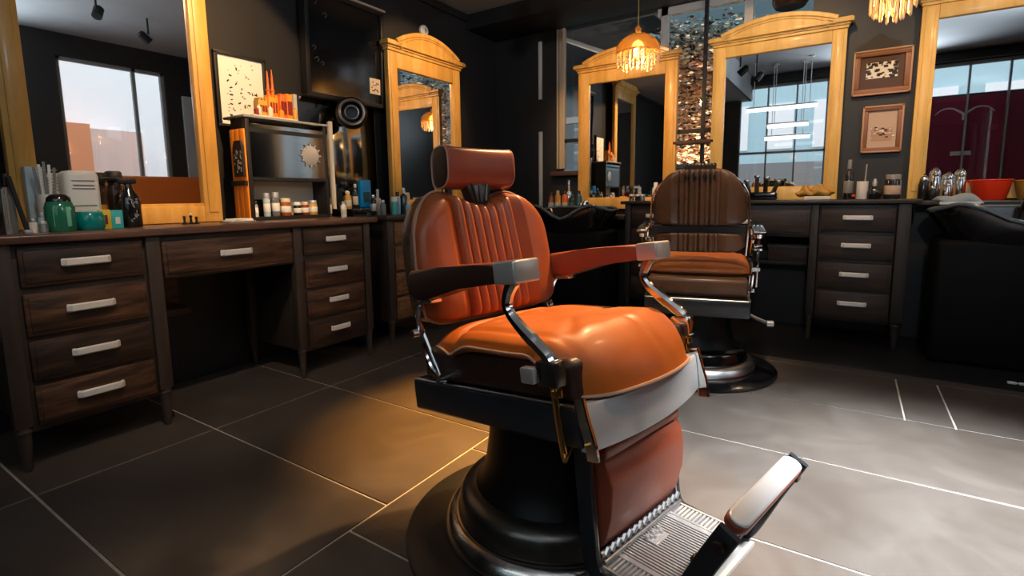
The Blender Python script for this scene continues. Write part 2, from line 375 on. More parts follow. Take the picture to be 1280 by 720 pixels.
# ------------------------------------------------------------------ barber chairs
def P3(a=8.5,piv=.5):
    "frame of the tilted upper chair: u forward, s left, v up"
    return Matrix.Translation((0,0,piv))@Matrix.Rotation(radians(-a),4,'Y')
def chair(name,label,loc,heading,kind):
    t=thing(name,label,'chair',loc,heading)
    A=kind=='tan'
    T=P3(8.5 if A else 5,.5 if A else .49)
    seatm='tan' if A else 'brown'; side='shadeleather' if A else 'brown'; met='chrome'
    # --- base
    bm=NB(); lathe(bm,[(0,0),(.425,0),(.436,.006),(.434,.016),(.40,.026),(.335,.032),(.30,.033),(0,.033)],seg=72); obj('floor_disc',bm,'rubber' if A else 'blackgloss',t)
    bm=NB(); lathe(bm,[(.24,.03),(.318,.030),(.322,.040),(.312,.066),(.296,.080),(.284,.082),(.24,.084)],seg=72); obj('lower_ring',bm,'ring' if A else 'steel',t)
    bm=NB(); lathe(bm,[(.20,.08),(.276,.080),(.280,.088),(.272,.135),(.258,.150),(.235,.158),(.2,.162)],seg=72); obj('upper_ring',bm,'gunmetal' if A else 'blackgloss',t)
    bm=NB(); lathe(bm,[(0,.15),(.228,.15),(.222,.165),(.204,.19),(.192,.24),(.184,.30),(.178,.38),(.176,.425),(.15,.432),(0,.432)],seg=64); obj('pump_column',bm,'blackenamel',t)
    # --- seat frame: shallow tray with overhanging rails
    bm=NB(); box(bm,-.335,.315,-.262,.262,-.092,0,bev=.010,T=T,seg=3); obj('seat_frame',bm,'darksteel',t)
    bm=NB()   # bright trim line along frame top
    sweep(bm,smoothpath([(-.325,-.255,.001),(.31,-.255,.001)],1),rect(.006,.012),T=T); sweep(bm,[(-.325,.255,.001),(.31,.255,.001)],rect(.006,.012),T=T); sweep(bm,[(-.328,-.25,.001),(-.328,.25,.001)],rect(.006,.012),T=T)
    obj('frame_trim',bm,'steel',t)
    if A:
        # front apron: bowed enamel plate held between chrome flanges
        bm=NB(); n=24; vs=[]
        for i in range(n+1):
            s=-.250+.500*i/n; k=1-(s/.25)**2; u=.322+.026*k
            zt=.008-.010*k; zb=-.100-.006*k+.010*(i/n)
            vs.append([bm.verts.new(T@Vector((u,s,zt))),bm.verts.new(T@Vector((u+.004,s,zt-.006))),bm.verts.new(T@Vector((u+.004,s,zb+.006))),bm.verts.new(T@Vector((u,s,zb))),bm.verts.new(T@Vector((u-.02,s,zb))),bm.verts.new(T@Vector((u-.02,s,zt)))])
        for a,b in zip(vs,vs[1:]):
            for j in range(6): bm.faces.new((a[j],a[(j+1)%6],b[(j+1)%6],b[j]))
        bm.faces.new(vs[0]); bm.faces.new(vs[-1][::-1]); obj('apron',bm,'enamel',t)
        for sgn in (-1,1):
            bm=NB(); sweep(bm,smoothpath([(.318,sgn*.258,.022),(.324,sgn*.258,-.02),(.334,sgn*.256,-.07),(.336,sgn*.254,-.112)],5),rect(.030,.012),up=(1,0,0),T=T); obj('apron_flange',bm,'chrome',t)
    # --- upholstered seat base; on the tan chair its shade is in the colour
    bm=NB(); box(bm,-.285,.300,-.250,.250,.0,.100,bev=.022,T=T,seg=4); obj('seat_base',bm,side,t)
    # --- seat cushion
    def fm(tt,w):
        uf=.372-.050*tt*tt-.06*abs(tt)**9; ub=-.225+.05*abs(tt)**6
        hs=.262+.006*sin(pi*w)
        hs*= (1-.10*max(0,(w-.9)/.1)**2)
        u=ub+(uf-ub)*w
        dip=.030*max(0,1-abs(w-.14)/.22)**2*(abs(tt)**6)
        v=.114-.100*max(0,(w-.80)/.20)**1.8-dip+.004*sin(w*6)
        return Vector((u,tt*hs,v)),Vector((0,0,1))
    def top(tt,w):
        e=max(0,(1-abs(tt)**5))**.5*max(0,(1-abs(2*w-1)**9))**.5
        h=.044*e
        h-=.020*exp(-((w-.17)/.022)**2)*e*(1-tt**8) + .008*exp(-((abs(tt)-.80)/.04)**2)*e*(1 if w>.17 else 0)*max(0,1-w**4)
        h+=.0016*sin(tt*9+w*4)*sin(w*13-tt*3)*e
        h+=.003*(1-tt*tt)*sin(pi*w)
        r=sqrt((tt*1.0)**2+((w-.55)*1.6)**2); an=math.atan2((w-.55)*1.6,tt)
        h-=.008*(max(0,sin(5*an+1.2))**10)*min(1,r*1.6)*e*(1 if r>.15 else 0)*(1 if w>.3 else 0)
        return h
    def bot(tt,w): return .03*max(0,(1-abs(tt)**6))**.5*max(0,(1-abs(2*w-1)**6))**.5
    bm=NB(); pillow(bm,fm,top,bot,64,56,T); o=obj('seat_cushion',bm,'tan',t,ang=80)  # tan on the brown chair paints the warm light on its seat
    bm=NB(); pth=[]
    def edge(tt,w,out=.004):
        p,_=fm(tt,w); c=Vector((.07,0,p.z)); d=(p-c); d.z=0
        return p+d.normalized()*out
    for k in range(25): pth.append(edge(-1,k/24))
    for k in range(1,33): pth.append(edge(-1+2*k/32,1))
    for k in range(1,25): pth.append(edge(1,1-k/24))
    for k in range(1,16): pth.append(edge(1-2*k/16,0))
    sweep(bm,pth,circ(.0042,6),closed=True,T=T); obj('seat_piping',bm,'piping' if A else 'blackleather',t)
    # --- backrest
    v0,v1=(.165,.575) if A else (.335,.665)
    vb0=v0
    def make_back(nm,va,vt_,rnd,dipc,pl0,pl1,bothp,mt,thick,np_=7):
        def fb(tt,w):
            hw=.268+.008*sin(pi*w) if A else .226
            s=tt*hw
            vt=vt_-dipc*exp(-(s/.12)**2)-rnd*abs(tt)**(4 if rnd>.05 else 7); vb=va+.03*abs(tt)**9
            v=vb+(vt-vb)*w
            vv=(v-.165)/.41
            u=-.226-.050*vv+.036*abs(tt)**2.6*(.4+.6*w)
            return Vector((u,s,v)),Vector((1,0,-.06))
        pit=.236/np_
        def pleat(tt,w):
            s=tt*.268
            if abs(s)<.118 and w>.02: 
                ph=((s+.118)/pit)%1
                return .028*max(0,sin(pi*ph))**.5*min(1,(1-abs(2*w-1)**10)*2)
            return .026*min(1,(abs(s)-.118)/.04)*max(0,1-abs(tt)**8)*max(0,(1-abs(2*w-1)**8))**.5 if abs(s)>=.118 else 0
        def ft(tt,w): return thick*max(0,(1-abs(tt)**8))**.42*max(0,(1-abs(2*w-1)**10))**.42+pleat(tt,w)
        def bk(tt,w): return thick*max(0,(1-abs(tt)**8))**.42*max(0,(1-abs(2*w-1)**10))**.42+(pleat(tt,w)*.6 if bothp else 0)
        bm=NB(); pillow(bm,fb,ft,bk,136,44,T); o=obj(nm,bm,mt,t,ang=80)
        return fb,o
    if A:
        fb,bo=make_back('backrest',.165,.588,.150,.062,0,0,False,'shadedtan',.042)
        # dark leather shell behind the cushion
        def fs(tt,w):
            p,d=fb(tt*1.0,w); return p+Vector((-.060,0,0)),d
        bm=NB(); pillow(bm,fs,lambda a,b:.058*max(0,(1-abs(a)**14))**.3*max(0,(1-abs(2*b-1)**16))**.3,lambda a,b:.035*max(0,(1-abs(a)**6))**.5*max(0,(1-abs(2*b-1)**6))**.5,48,36,T); obj('back_shell',bm,'brown',t,ang=80)
        bm=NB(); pth=[]
        def be(tt,w): 
            p,_=fb(tt,w); c=Vector((p.x,0,.37)); d=(p-c).normalized(); return p+d*.003+Vector((.004,0,0))
        for k in range(25): pth.append(be(-1,k/24))
        for k in range(1,49): pth.append(be(-1+2*k/48,1))
        for k in range(1,25): pth.append(be(1,1-k/24))
        for k in range(1,24): pth.append(be(1-2*k/24,0))
        sweep(bm,pth,circ(.0045,6),closed=True,T=T); obj('back_piping',bm,'piping',t)
        # headrest bolster + bracket
        bm=NB(); n=28
        sec=[]
        for k in range(n):
            a=2*pi*k/n; x=.046*math.copysign(abs(cos(a))**.75,cos(a)); z=.064*math.copysign(abs(sin(a))**.6,sin(a)); x+=.010*sin(a)
            if x<0:x*=.9
            sec.append((x,z))
        def ringat(s,k): 
            return [bm.verts.new(T@Vector((-.247+x*k-(.010*(s/.13)**2 if True else 0)*-1,s,.634+z*k))) for x,z in sec]
        rs=[ringat(s,k) for s,k in ((-.142,.55),(-.1415,.86),(-.137,.97),(-.125,1.0),(-.09,1.0),(-.04,1.0),(0,1.0),(.04,1.0),(.09,1.0),(.125,1.0),(.137,.97),(.1415,.86),(.142,.55))]
        for a,b in zip(rs,rs[1:]):
            for j in range(n): bm.faces.new((a[j],a[(j+1)%n],b[(j+1)%n],b[j]))
        bm.faces.new(rs[0][::-1]).material_index=1; bm.faces.new(rs[-1]).material_index=1
        for f in bm.faces:
            if abs(f.calc_center_median().y)>.136: f.material_index=1  # dark ends hold their shade in the colour
        ho=obj('headrest',bm,['tan2','shadeleather'],t,ang=70)
        for sg in (-1,1):
            bm=NB(); pts=[(-.247+x*.97+.008,sg*.138,.634+z*.985) for x,z in sec]; sweep(bm,[T@Vector(p) for p in pts],circ(.0032,6),closed=True); obj('headrest_seam',bm,'piping',ho)
        bm=NB(); prism(bm,[(-.030,.515),(.030,.515),(.058,.592),(-.058,.592)],lambda p:T@Vector((-.262,p[0],p[1])),lambda p:T@Vector((-.222,p[0],p[1])),bev=.005)
        for k in range(3): rod(bm,(-.220,-.018+.018*k,.525),(-.222,-.034+.034*k,.588),.005,T=T)
        obj('headrest_bracket',bm,'gunmetal',t)
        bm=NB(); box(bm,-.285,-.262,-.025,.025,.36,.62,bev=.004,T=T); obj('headrest_post',bm,'steel',t)
    else:
        make_back('backrest',.372,.668,.150,.0,0,0,True,'brown',.030,8)
        make_back('lower_backrest',.232,.338,.012,.0,0,0,True,'brown',.030,8)
        for sg in (-1,1):
            bm=NB(); sweep(bm,smoothpath([(-.235,sg*.232,.22),(-.25,sg*.236,.35),(-.256,sg*.234,.50),(-.262,sg*.205,.575),(-.262,sg*.150,.628)],6),rect(.020,.010),T=T); obj('back_rim',bm,'chrome',t)
        bm=NB(); 
        for k in range(9): tube(bm,[(-.300,-.065+.016*k,.585),(-.318,-.065+.016*k,.635),(-.27,-.067+.0165*k,.682),(-.21,-.065+.016*k,.655)],.011,6,5,T=T)
        box(bm,-.300,-.215,-.07,.07,.59,.67,bev=.01,T=T); obj('headrest_roll',bm,'blackleather',t)
        bm=NB(); box(bm,-.26,-.22,-.225,.225,.338,.372,T=T); obj('back_gap_bar',bm,'black',t)
    # --- arms
    ah=.0 if A else .06
    for sg in (-1,1):
        s0_,s1_=sg*(.252 if A else .268),sg*(.328 if A else .318)
        a,b=min(s0_,s1_),max(s0_,s1_)
        prof=[(-.19,.322),(-.18,.334),(.178,.334),(.178,.318),(-.18,.316)] if not A else [(-.200,.268),(-.196,.315),(-.180,.331),(-.05,.334),(.10,.331),(.178,.328),(.178,.283),(.12,.281),(.03,.276),(-.05,.262),(-.12,.250),(-.17,.250)]
        bm=NB(); prism(bm,prof,lambda p:T@Vector((p[0],a,p[1])),lambda p:T@Vector((p[0],b,p[1])),bev=.010); bm.normal_update()
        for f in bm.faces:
            if f.calc_center_median().y*sg>.326 or f.normal.z<-.5: f.material_index=1  # outer and lower faces darkened to carry their shade
        ar=obj('armrest',bm,['tan2','shadeleather'] if A else 'brown',t,ang=50)
        bm=NB(); box(bm,.168,.240,a-.003,b+.003,.281 if A else .312,.333,bev=.006,T=T,seg=3)
        if not A:
            box(bm,-.20,.17,a-.004,b+.004,.331,.341,bev=.003,T=T); rod(bm,(-.17,(a+b)/2,.32),(-.17,(a+b)/2+.0,.04),.008,T=T); lathe(bm,[(0,0),(.02,0),(.026,.02),(0,.02)],c=(-.17,(a+b)/2,.30),seg=14,T=T)
        obj('armrest_cap',bm,'castalu' if A else 'chrome',ar)
        bm=NB(); sm=sg*.290
        pp=smoothpath([(.19,sm,.285),(.172,sm,.262),(.160,sm,.232),(.172,sm,.205),(.205,sm,.172),(.245,sm,.140),(.276,sm,.112),(.284,sm,.085),(.276,sm,.060)],6)
        sweep(bm,pp,rect(.030,.034,.3),up=(0,1,0),T=T,scale=lambda q:1.0-.25*sin(pi*min(1,q*1.6)) if q<.6 else .85+.35*(q-.6)); obj('arm_support',bm,'chrome',t)
        bm=NB(); box(bm,.245,.305,sm-.020,sm+.018,.052,.110,bev=.008,T=T); box(bm,.235,.262,sm+(-.034 if sg<0 else .018),sm+(-.018 if sg<0 else .034),.068,.100,bev=.004,T=T)
        bo=obj('support_boss',bm,'gunmetal' if sg<0 else 'chrome',t)
        bm=NB(); box(bm,.222,.262,min(sm+sg*.020,sm+sg*.044),max(sm+sg*.020,sm+sg*.044),.064,.100,bev=.005,T=T); obj('boss_cap',bm,'castalu',bo)
        bm=NB(); rod(bm,(.276,sm,.06),(.286,sm,-.100),.0075,T=T); rod(bm,(.27,sg*.25,-.098),(.30,sg*.305,-.100),.006,T=T); rod(bm,(.286,sm,.03),(.286,sm,.045),.013,T=T); obj('support_rod',bm,'gold' if A else 'chrome',t)
        bm=NB(); tube(bm,[(-.165,sm,.262),(-.205,sm,.235),(-.228,sm*.98,.190),(-.236,sg*.272,.150),(-.238,sg*.268,.100),(-.215,sg*.266,.045),(-.165,sg*.266,.014)],.0085,8,6,T=T)
        box(bm,-.20,-.12,sm-.02,sm+.02,.238,.262,bev=.004,T=T); rod(bm,(-.245,sg*.262,.150),(-.245,sg*.300,.150),.011,T=T)
        rod(bm,(-.236,sg*.268,.150),(-.18,sg*.262,.02),.006,T=T); rod(bm,(-.165,sg*.25,.018),(-.165,sg*.285,.018),.012,T=T)
        obj('arm_hinge',bm,'chrome',t)
    # --- leg rest panel, footrest
    if A:
        q=[(.255,.455),(.292,.445),(.318,.425),(.322,.400),(.306,.388),(.330,.370),(.338,.33),(.334,.26),(.322,.20),(.308,.172),(.285,.168),(.275,.20),(.270,.40)]
        bm=NB(); prism(bm,q,lambda p:Vector((p[0],-.168,p[1])),lambda p:Vector((p[0],.168,p[1])),bev=.006); obj('calf_panel',bm,'tan2',t,ang=60)
        bm=NB()
        for k in range(15):
            s=-.165+.33*k/14; rod(bm,(.318,s,.158),(.318,s+.012,.172),.008,8)
        rod(bm,(.312,-.178,.160),(.312,.178,.160),.009); rod(bm,(.325,-.178,.148),(.325,.178,.148),.006); box(bm,.29,.32,-.178,.178,.150,.160); obj('panel_hinge',bm,'steel',t)
    else:
        bm=NB(); box(bm,.24,.31,-.19,.19,.2,.40,bev=.02,T=Matrix.Identity(4)); obj('calf_panel',bm,'brown',t)
    for sg in (-1,1):
        sm=sg*.190
        pf=[(.262,sm,.455),(.270,sm,.38),(.288,sm,.22),(.296,sm,.155),(.312,sm,.125),(.345,sm,.115),(.44,sm,.112),(.485,sm,.125),(.515,sm,.165),(.565,sm,.275),(.615,sm,.375)]
        bm=NB(); sweep(bm,smoothpath(pf,5),rect(.014,.044,.15),up=(0,1,0)); sf=obj('footrest_side',bm,'darksteel',t)
        bm=NB(); sweep(bm,[p+Vector((0,-sg*.0085,0)) for p in smoothpath(pf[:8],5)],rect(.006,.040,.2),up=(0,1,0)); obj('side_lining',bm,'steel',sf)
    bm=NB(); z=.135
    x0,x1=.318,.478
    for xx in (x0,x0+.030-.03,x1): pass
    box(bm,x0-.012,x0,-.182,.182,z-.006,z+.006,bev=.002); box(bm,x1,x1+.014,-.182,.182,z-.006,z+.006,bev=.002)
    for s in (-.182,.176,-.124,.118): box(bm,x0-.01,x1+.01,s,s+.006,z-.005,z+.006)
    for s in (-.120,.106): box(bm,x0,x1,s,s+.012,z-.004,z+.004)
    for k in range(15):
        xx=x0+.004+k*.0108
        for sa,sb in ((-.178,-.122),(.122,.178)): box(bm,xx,xx+.0052,sa,sb,z-.004,z+.004)
    for k in range(22):
        s=-.105+k*.0098; box(bm,x0-.005,x1+.004,s,s+.0048,z-.004,z+.005)
    box(bm,.335,.375,-.03,.03,z+.003,z+.010,bev=.003)
    for k in range(7): lathe(bm,[(0,0),(.008,0),(.005,.008),(0,.010)],c=(.345+.006*(k%3),-.025+.009*k,z+.009),seg=8)
    box(bm,x1,x1+.05,-.182,.182,z-.022,z-.012)
    obj('foot_plate',bm,'castalu',t)
    Tp=Matrix.Translation((.612,.003,.378))@Matrix.Rotation(radians(22),4,'Y')
    bm=NB(); nn=9; outl=[]
    for k in range(nn+1): outl.append((.046*cos(-pi/2+pi*k/nn)*1.0, .150+.036*sin(-pi/2+pi*k/nn)))
    def cap(ht,hb,rx,sx,name,mt,par):
        bm=NB(); pl=[]
        for k in range(11):
            a=pi*k/10; pl.append((rx*cos(a), .138+.024*sin(a)*sx))
        for k in range(11):
            a=pi+pi*k/10; pl.append((rx*cos(a), -.150+.024*sin(a)*sx))
        prism(bm,pl,lambda p:Tp@Vector((p[0],p[1],hb)),lambda p:Tp@Vector((p[0],p[1],ht)),bev=.005); return obj(name,bm,mt,par,ang=60)
    fp=cap(.004,-.016,.023,1,'foot_pad','tan2' if A else 'brown',t)
    cap(.010,.003,.0215,.95,'pad_plate','enamel' if A else 'chrome',fp)
    bm=NB(); rod(bm,(.60,-.21,.345),(.60,.21,.345),.011); box(bm,.585,.618,.178,.205,.32,.372,bev=.004); lathe(bm,[(0,0),(.016,0),(.018,.012),(.012,.02),(0,.022)],c=(.55,-.172,.262),seg=12); rod(bm,(.50,-.19,.145),(.50,.19,.145),.009); obj('pad_hinge',bm,'bronze',t)
    if not A:
        bm=NB(); tube(bm,[(-.05,-.12,.44),(-.14,-.2,.42),(-.16,-.27,.36),(-.20,-.36,.33)],.010,8,6); lathe(bm,[(0,-.02),(.018,-.015),(.018,.015),(0,.02)],c=(-.20,-.365,.33),axis='y',seg=14); rod(bm,(-.16,-.26,.37),(-.16,-.26,.50),.007)
        tube(bm,[(-.22,.12,.42),(-.25,.05,.43),(-.24,-.05,.42),(-.19,-.16,.40)],.007,6,6)
        obj('pump_lever',bm,'steel',t)
    return t
c1=chair('barber_chair','tan leather vintage barber chair with headrest and chrome arms in the foreground',(-.706,1.289,0),radians(-13),'tan')
c2=chair('barber_chair','dark brown leather barber chair facing away on round base behind the tan chair',(-.707,3.05,0),radians(102),'brown')

# ------------------------------------------------------------------ dressing desks
def bar_pull(parent,c,length,axis,out,m='handle'):
    bm=NB(); L=length/2
    o=Vector(out)
    ax_=Vector(axis)
    pts=[ax_*-L+o*.006,ax_*(-L*.86)+o*.017,ax_*(L*.86)+o*.017,ax_*L+o*.006]
    sweep(bm,pts,rect(.030,.014,.35),up=(0,0,1))
    for q in (-.7,.7): rod(bm,ax_*L*q,ax_*L*q+o*.012,.006)
    h=obj('handle',bm,m,parent); h.location=c; return h
def leg(bm,x,y,w,ztop,z1=.20):
    "square stile with a turned tapering foot"
    box(bm,x-w/2,x+w/2,y-w/2,y+w/2,z1,ztop,bev=.003)
    lathe(bm,[(w*.50,z1+.004),(w*.44,z1-.012),(w*.50,z1-.020),(w*.40,z1-.034),(w*.42,z1-.05),(w*.27,.03),(w*.27,.012),(w*.20,.0)][::-1],c=(x,y,0),seg=16)
def desk_left(name,label,loc,woodm,H=.885):
    # local: front plane x=0, extends to -x; y from 0..1.74
    t=thing(name,label,'desk',loc)
    bm=NB(); box(bm,-.53,.022,-.022,1.765,H-.032,H,bev=.007,seg=3); obj('desktop',bm,'top',t)
    for y in (.025,.505,1.205,1.690):
        for x in (-.026,-.505):
            bm=NB(); leg(bm,x,y,.054 if y<.6 else .046,H-.033,.175); obj('leg',bm,'stile',t)
    for a,b in ((.052,.478),(1.228,1.667)):
        bm=NB(); box(bm,-.50,-.020,a-.002,b+.002,.145,H-.033,bev=.004)
        body=obj('pedestal',bm,'stile',t)
        for k,(z0,z1) in enumerate(((.166,.318),(.336,.490),(.508,.668),(.692,.838))):
            bm=NB(); box(bm,-.022,-.002,a+.016,b-.012,z0,z1,bev=.006); box(bm,-.006,.002,a+.030,b-.026,z0+.014,z1-.014,bev=.003)
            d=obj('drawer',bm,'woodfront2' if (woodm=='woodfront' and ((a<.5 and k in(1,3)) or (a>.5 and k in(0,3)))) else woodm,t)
            bar_pull(d,Vector((.003,(a+b)/2+.0,(z0+z1)/2+.010)),.150 if a<.5 else .13,(0,1,0),(1,0,0))
    bm=NB(); box(bm,-.48,-.02,.532,1.182,.655,H-.033,bev=.003); obj('rail',bm,'stile',t)
    bm=NB(); box(bm,-.022,-.002,.540,1.175,.665,.828,bev=.006); box(bm,-.006,.003,.556,1.160,.680,.814,bev=.003); d=obj('drawer',bm,woodm,t)
    bar_pull(d,Vector((.003,.86,.752)),.150,(0,1,0),(1,0,0))
    bm=NB(); box(bm,-.50,-.36,.53,.80,.42,.45,bev=.004); box(bm,-.50,-.488,.53,.80,.45,.60); obj('inner_shelf',bm,woodm,t)
    return t
d1=desk_left('dressing_desk','long rustic brown wooden desk with nine drawers under the large left mirror',(-2.493,.503,0),'woodfront')
d2=desk_left('dressing_desk','wooden desk with knotty brown drawers half hidden behind the tan chair backrest',(-2.56,2.43,0),'woodlit',.885)
for ch in d2.children:
    if ch.name.startswith('desktop'): ch.data.materials[0]=M['topdark']
def desk_back():
    t=thing('dressing_desk','dark wooden desk with ivory pulls beside the brown chair under the arched mirror','desk',(-1.51,3.98,0)); W=1.862; H=.950
    bm=NB(); box(bm,-.022,W+.012,-.02,.462,H-.026,H,bev=.006,seg=3); obj('desktop',bm,'topdark',t)
    for x in (.03,.50,1.322,1.795):
        for y in (.03,.42):
            bm=NB(); leg(bm,x,y,.046 if x<1.7 else .066,H-.027,.175); obj('leg',bm,'stiledark',t)
    for a,b in ((.055,.475),(1.348,1.760)):
        bm=NB(); box(bm,a,b,.022,.44,.155,H-.027,bev=.004); obj('pedestal',bm,'stiledark',t)
        for z0,z1 in ((.178,.352),(.372,.540),(.566,.724),(.748,.898)):
            bm=NB(); box(bm,a+.008,b-.006,.004,.024,z0,z1,bev=.005); box(bm,a+.024,b-.022,.0,.006,z0+.016,z1-.016,bev=.003); d=obj('drawer',bm,'woodfrontx',t)
            bar_pull(d,Vector((a+.21,-.001,(z0+z1)/2+.012)),.150,(1,0,0),(0,-1,0))
    bm=NB(); box(bm,.525,1.300,.022,.44,.70,H-.027,bev=.003); obj('rail',bm,'stiledark',t)
    bm=NB(); box(bm,.53,1.295,.004,.024,.715,.885,bev=.005); box(bm,.548,1.278,.0,.006,.73,.87,bev=.003); d=obj('drawer',bm,'woodfrontx',t)
    bar_pull(d,Vector((.86,-.001,.80)),.150,(1,0,0),(0,-1,0))
    bm=NB(); box(bm,.525,1.300,.30,.44,.47,.50,bev=.004); box(bm,.525,1.3,.43,.44,.5,.66); obj('inner_shelf',bm,'stiledark',t)
    return t
desk_back()
# storage box seen in the knee space of the back desk
bm=NB(); box(bm,-.13,.13,-.06,.06,0,.10,bev=.006); box(bm,-.135,.135,-.065,.065,.10,.125,bev=.004,mi=1)
o=obj('storage_box',bm,['mount brown','grey plastic']); tag(o,'small brown lidded box on the shelf inside the back desk kneehole','box',loc=(-.36,4.335,.506))

# ------------------------------------------------------------------ framed wall mirrors
def mirror(name,label,loc,rz,pm='pine',W=.86,st=.092,zt=1.17,hd=.10,arch=True,tilt=0,Wr=None,deep=.045,ht=.12):
    """local: x across, z up from the worktop, front faces -y"""
    t=thing(name,label,'mirror',loc,rz,rx=tilt)
    h=W/2
    bm=NB()
    for sg in (-1,1):
        a,b=sorted((sg*h,sg*(h-st)))
        box(bm,a,b,-deep,0,0,zt,bev=.004); c=(a+b)/2
        box(bm,c-st*.28,c+st*.28,-deep-.006,-deep+.002,.05,zt-.01,bev=.004)
    box(bm,-h+st,h-st,-deep,0,0,.085,bev=.003)
    box(bm,-h+st,h-st,-deep,0,zt-hd,zt,bev=.003)
    box(bm,-h+st,h-st,-deep+.012,-deep+.02,.085,.100); 
    obj('frame',bm,pm,t)
    bm=NB(); box(bm,-h+st-.005,h-st+.005,-deep+.022,-deep+.030,.08,zt-hd+.005); obj('mirror_glass',bm,'mirror',t)
    if arch:
        # stepped cornice: straight mouldings, then a segmental arch on the middle
        bm=NB()
        for k,(ov,z0,z1,dp) in enumerate(((.006,0,.022,.056),(.016,.020,.036,.068),(.034,.034,.060,.088),(.028,.056,.068,.08))):
            box(bm,-h-ov,h+ov,-dp,0,zt+z0,zt+z1,bev=.003)
        n=28; hw=h*.86
        for (k0,dp,inset) in ((.0,.082,0),(.018,.070,.03),(.034,.058,.05)):
            poly=[(-hw+inset,zt+.060)]
            for i in range(n+1):
                x=-hw+inset+(2*(hw-inset))*i/n; poly.append((x,zt+.070+(ht-.035)*max(0,1-(x/(hw-inset))**2)*(1-k0*6 if k0 else 1)))
            poly.append((hw-inset,zt+.060))
            prism(bm,poly,lambda p:Vector((p[0],-dp-(0 if k0==0 else 0),p[1])),lambda p:Vector((p[0],0,p[1])))
        # raised rim along arch
        path=[(-hw+2*hw*i/n,-.082,zt+.068+(ht-.035)*max(0,1-(( -hw+2*hw*i/n)/hw)**2)) for i in range(n+1)]
        sweep(bm,path,rect(.020,.034,.3),up=(0,1,0)); sweep(bm,[(x*.93,y+.004,z-.024) for x,y,z in path],rect(.020,.014,.3),up=(0,1,0)); sweep(bm,[(x*.87,y+.008,z-.042) for x,y,z in path],rect(.014,.010,.3),up=(0,1,0))
        obj('cornice',bm,pm,t)
    return t
mirror('wall_mirror','large honey pine framed mirror at the far left above the rustic desk',(-2.95,1.105,.888),pi/2,zt=1.66,hd=.14,arch=True,tilt=radians(0))
mirror('wall_mirror','pine framed mirror with a gabled cornice on the left wall behind the tan headrest',(-2.95,3.255,.888),pi/2,W=.845,zt=1.20,hd=.115,ht=.14)
mirror('wall_mirror','pine framed mirror directly behind the lit gold pendant lamp',(-1.665,4.42,.885),0,W=.88,st=.10,zt=1.20,hd=.10)
mirror('wall_mirror','pale pine framed mirror with an arched cornice between the shrub window and small framed pictures',(-.517,4.42,.952),0,pm='pinepale',W=.87,st=.088,zt=1.165,hd=.080,ht=.115,tilt=radians(0))
mirror('wall_mirror','pine framed mirror at the right edge above the red bowl',(.75,4.42,.952),0,pm='pinepale',W=.87,st=.088,zt=1.22,hd=.085)

# ------------------------------------------------------------------ pictures and wall pieces
def picture(label,x0,x1,z0,z1,kind):
    t=thing('framed_picture',label,'picture',((x0+x1)/2,YB-.002,(z0+z1)/2)); w=(x1-x0)/2; h=(z1-z0)/2
    fr=.042 if kind=='dark' else .034
    bm=NB()
    prof=[(0,0),(-.012,.0),(-.026,.006)]
    for (a,b,c,d) in ((-w,w,-h,-h+fr),(-w,w,h-fr,h),(-w,-w+fr,-h+fr,h-fr),(w-fr,w,-h+fr,h-fr)):
        box(bm,a,b,-.030,0,c,d,bev=.005)
    obj('frame',bm,'brown wood frame',t)
    bm=NB()
    for (a,b,c,d) in ((-w,w,-h,-h+.012),(-w,w,h-.012,h),(-w,-w+.012,-h,h),(w-.012,w,-h,h)): box(bm,a,b,-.036,-.028,c,d,bev=.002)
    obj('frame_edge',bm,'frame bevel',t)
    bm=NB(); iw,ih=w-fr,h-fr
    box(bm,-iw,iw,-.014,-.004,-ih,ih); 
    m2='mount brown' if kind=='dark' else 'print beige'
    obj('mount',bm,m2,t)
    bm=NB(); k=.62 if kind=='dark' else .62
    r=random.Random(5 if kind=='dark' else 9)
    if kind=='dark':
        box(bm,-iw*.72,iw*.72,-.0165,-.014,-ih*.35,ih*.62,mi=0)
        for i in range(46):
            x=r.uniform(-.68,.68)*iw; z=r.uniform(-.33,.58)*ih; s=r.uniform(.004,.014); box(bm,x-s,x+s,-.0180-.0003*(i%3),-.016,z-s*.7,z+s*.7,mi=1)
    else:
        box(bm,-iw*.72,iw*.72,-.0165,-.014,-ih*.62,ih*.05,mi=2)
        for i in range(40):
            x=r.gauss(0,.36)*iw; z=r.gauss(-.22,.16)*ih; s=r.uniform(.003,.010); box(bm,max(-iw*.7,x-s),min(iw*.7,x+s),-.0180-.0003*(i%3),-.016,z-s*.5,z+s*.5,mi=r.choice((0,2,1)))
    obj('print',bm,['paper white','ink','frame bevel'],t,smooth=False)
picture('brown framed landscape shaped photograph hung on the black wall, upper of two',-.036,.292,1.658,1.955,'dark')
picture('smaller brown framed pale print hung on the black wall, lower of two',.038,.268,1.270,1.584,'light')

# black framed white print on left wall
t=thing('framed_poster','black framed white print with small black drawings above the orange panel','picture',(XL+.002,1.775,1.635))
bm=NB()
for a,b,c,d in ((-.155,.155,-.215,-.195),(-.155,.155,.190,.210),(-.155,-.135,-.2,.2),(.135,.155,-.2,.2)): box(bm,0,.025,a,b,c,d,bev=.002)
obj('frame',bm,'black',t)
bm=NB(); box(bm,0,.012,-.136,.136,-.196,.191); obj('paper',bm,'paper white',t)
bm=NB(); r=random.Random(11)
for i in range(60):
    y=r.uniform(-.09,.10); z=r.choice((r.gauss(.09,.035),r.gauss(-.02,.02),r.gauss(-.11,.04))); s=r.uniform(.002,.010); z=max(-.17,min(.16,z))
    T=Matrix.Translation((.0125,y,z))@Matrix.Rotation(r.uniform(0,3),4,'X'); box(bm,0,.0008,-s,s,-s*.45,s*.45,T=T)
obj('drawings',bm,'ink',t,smooth=False)
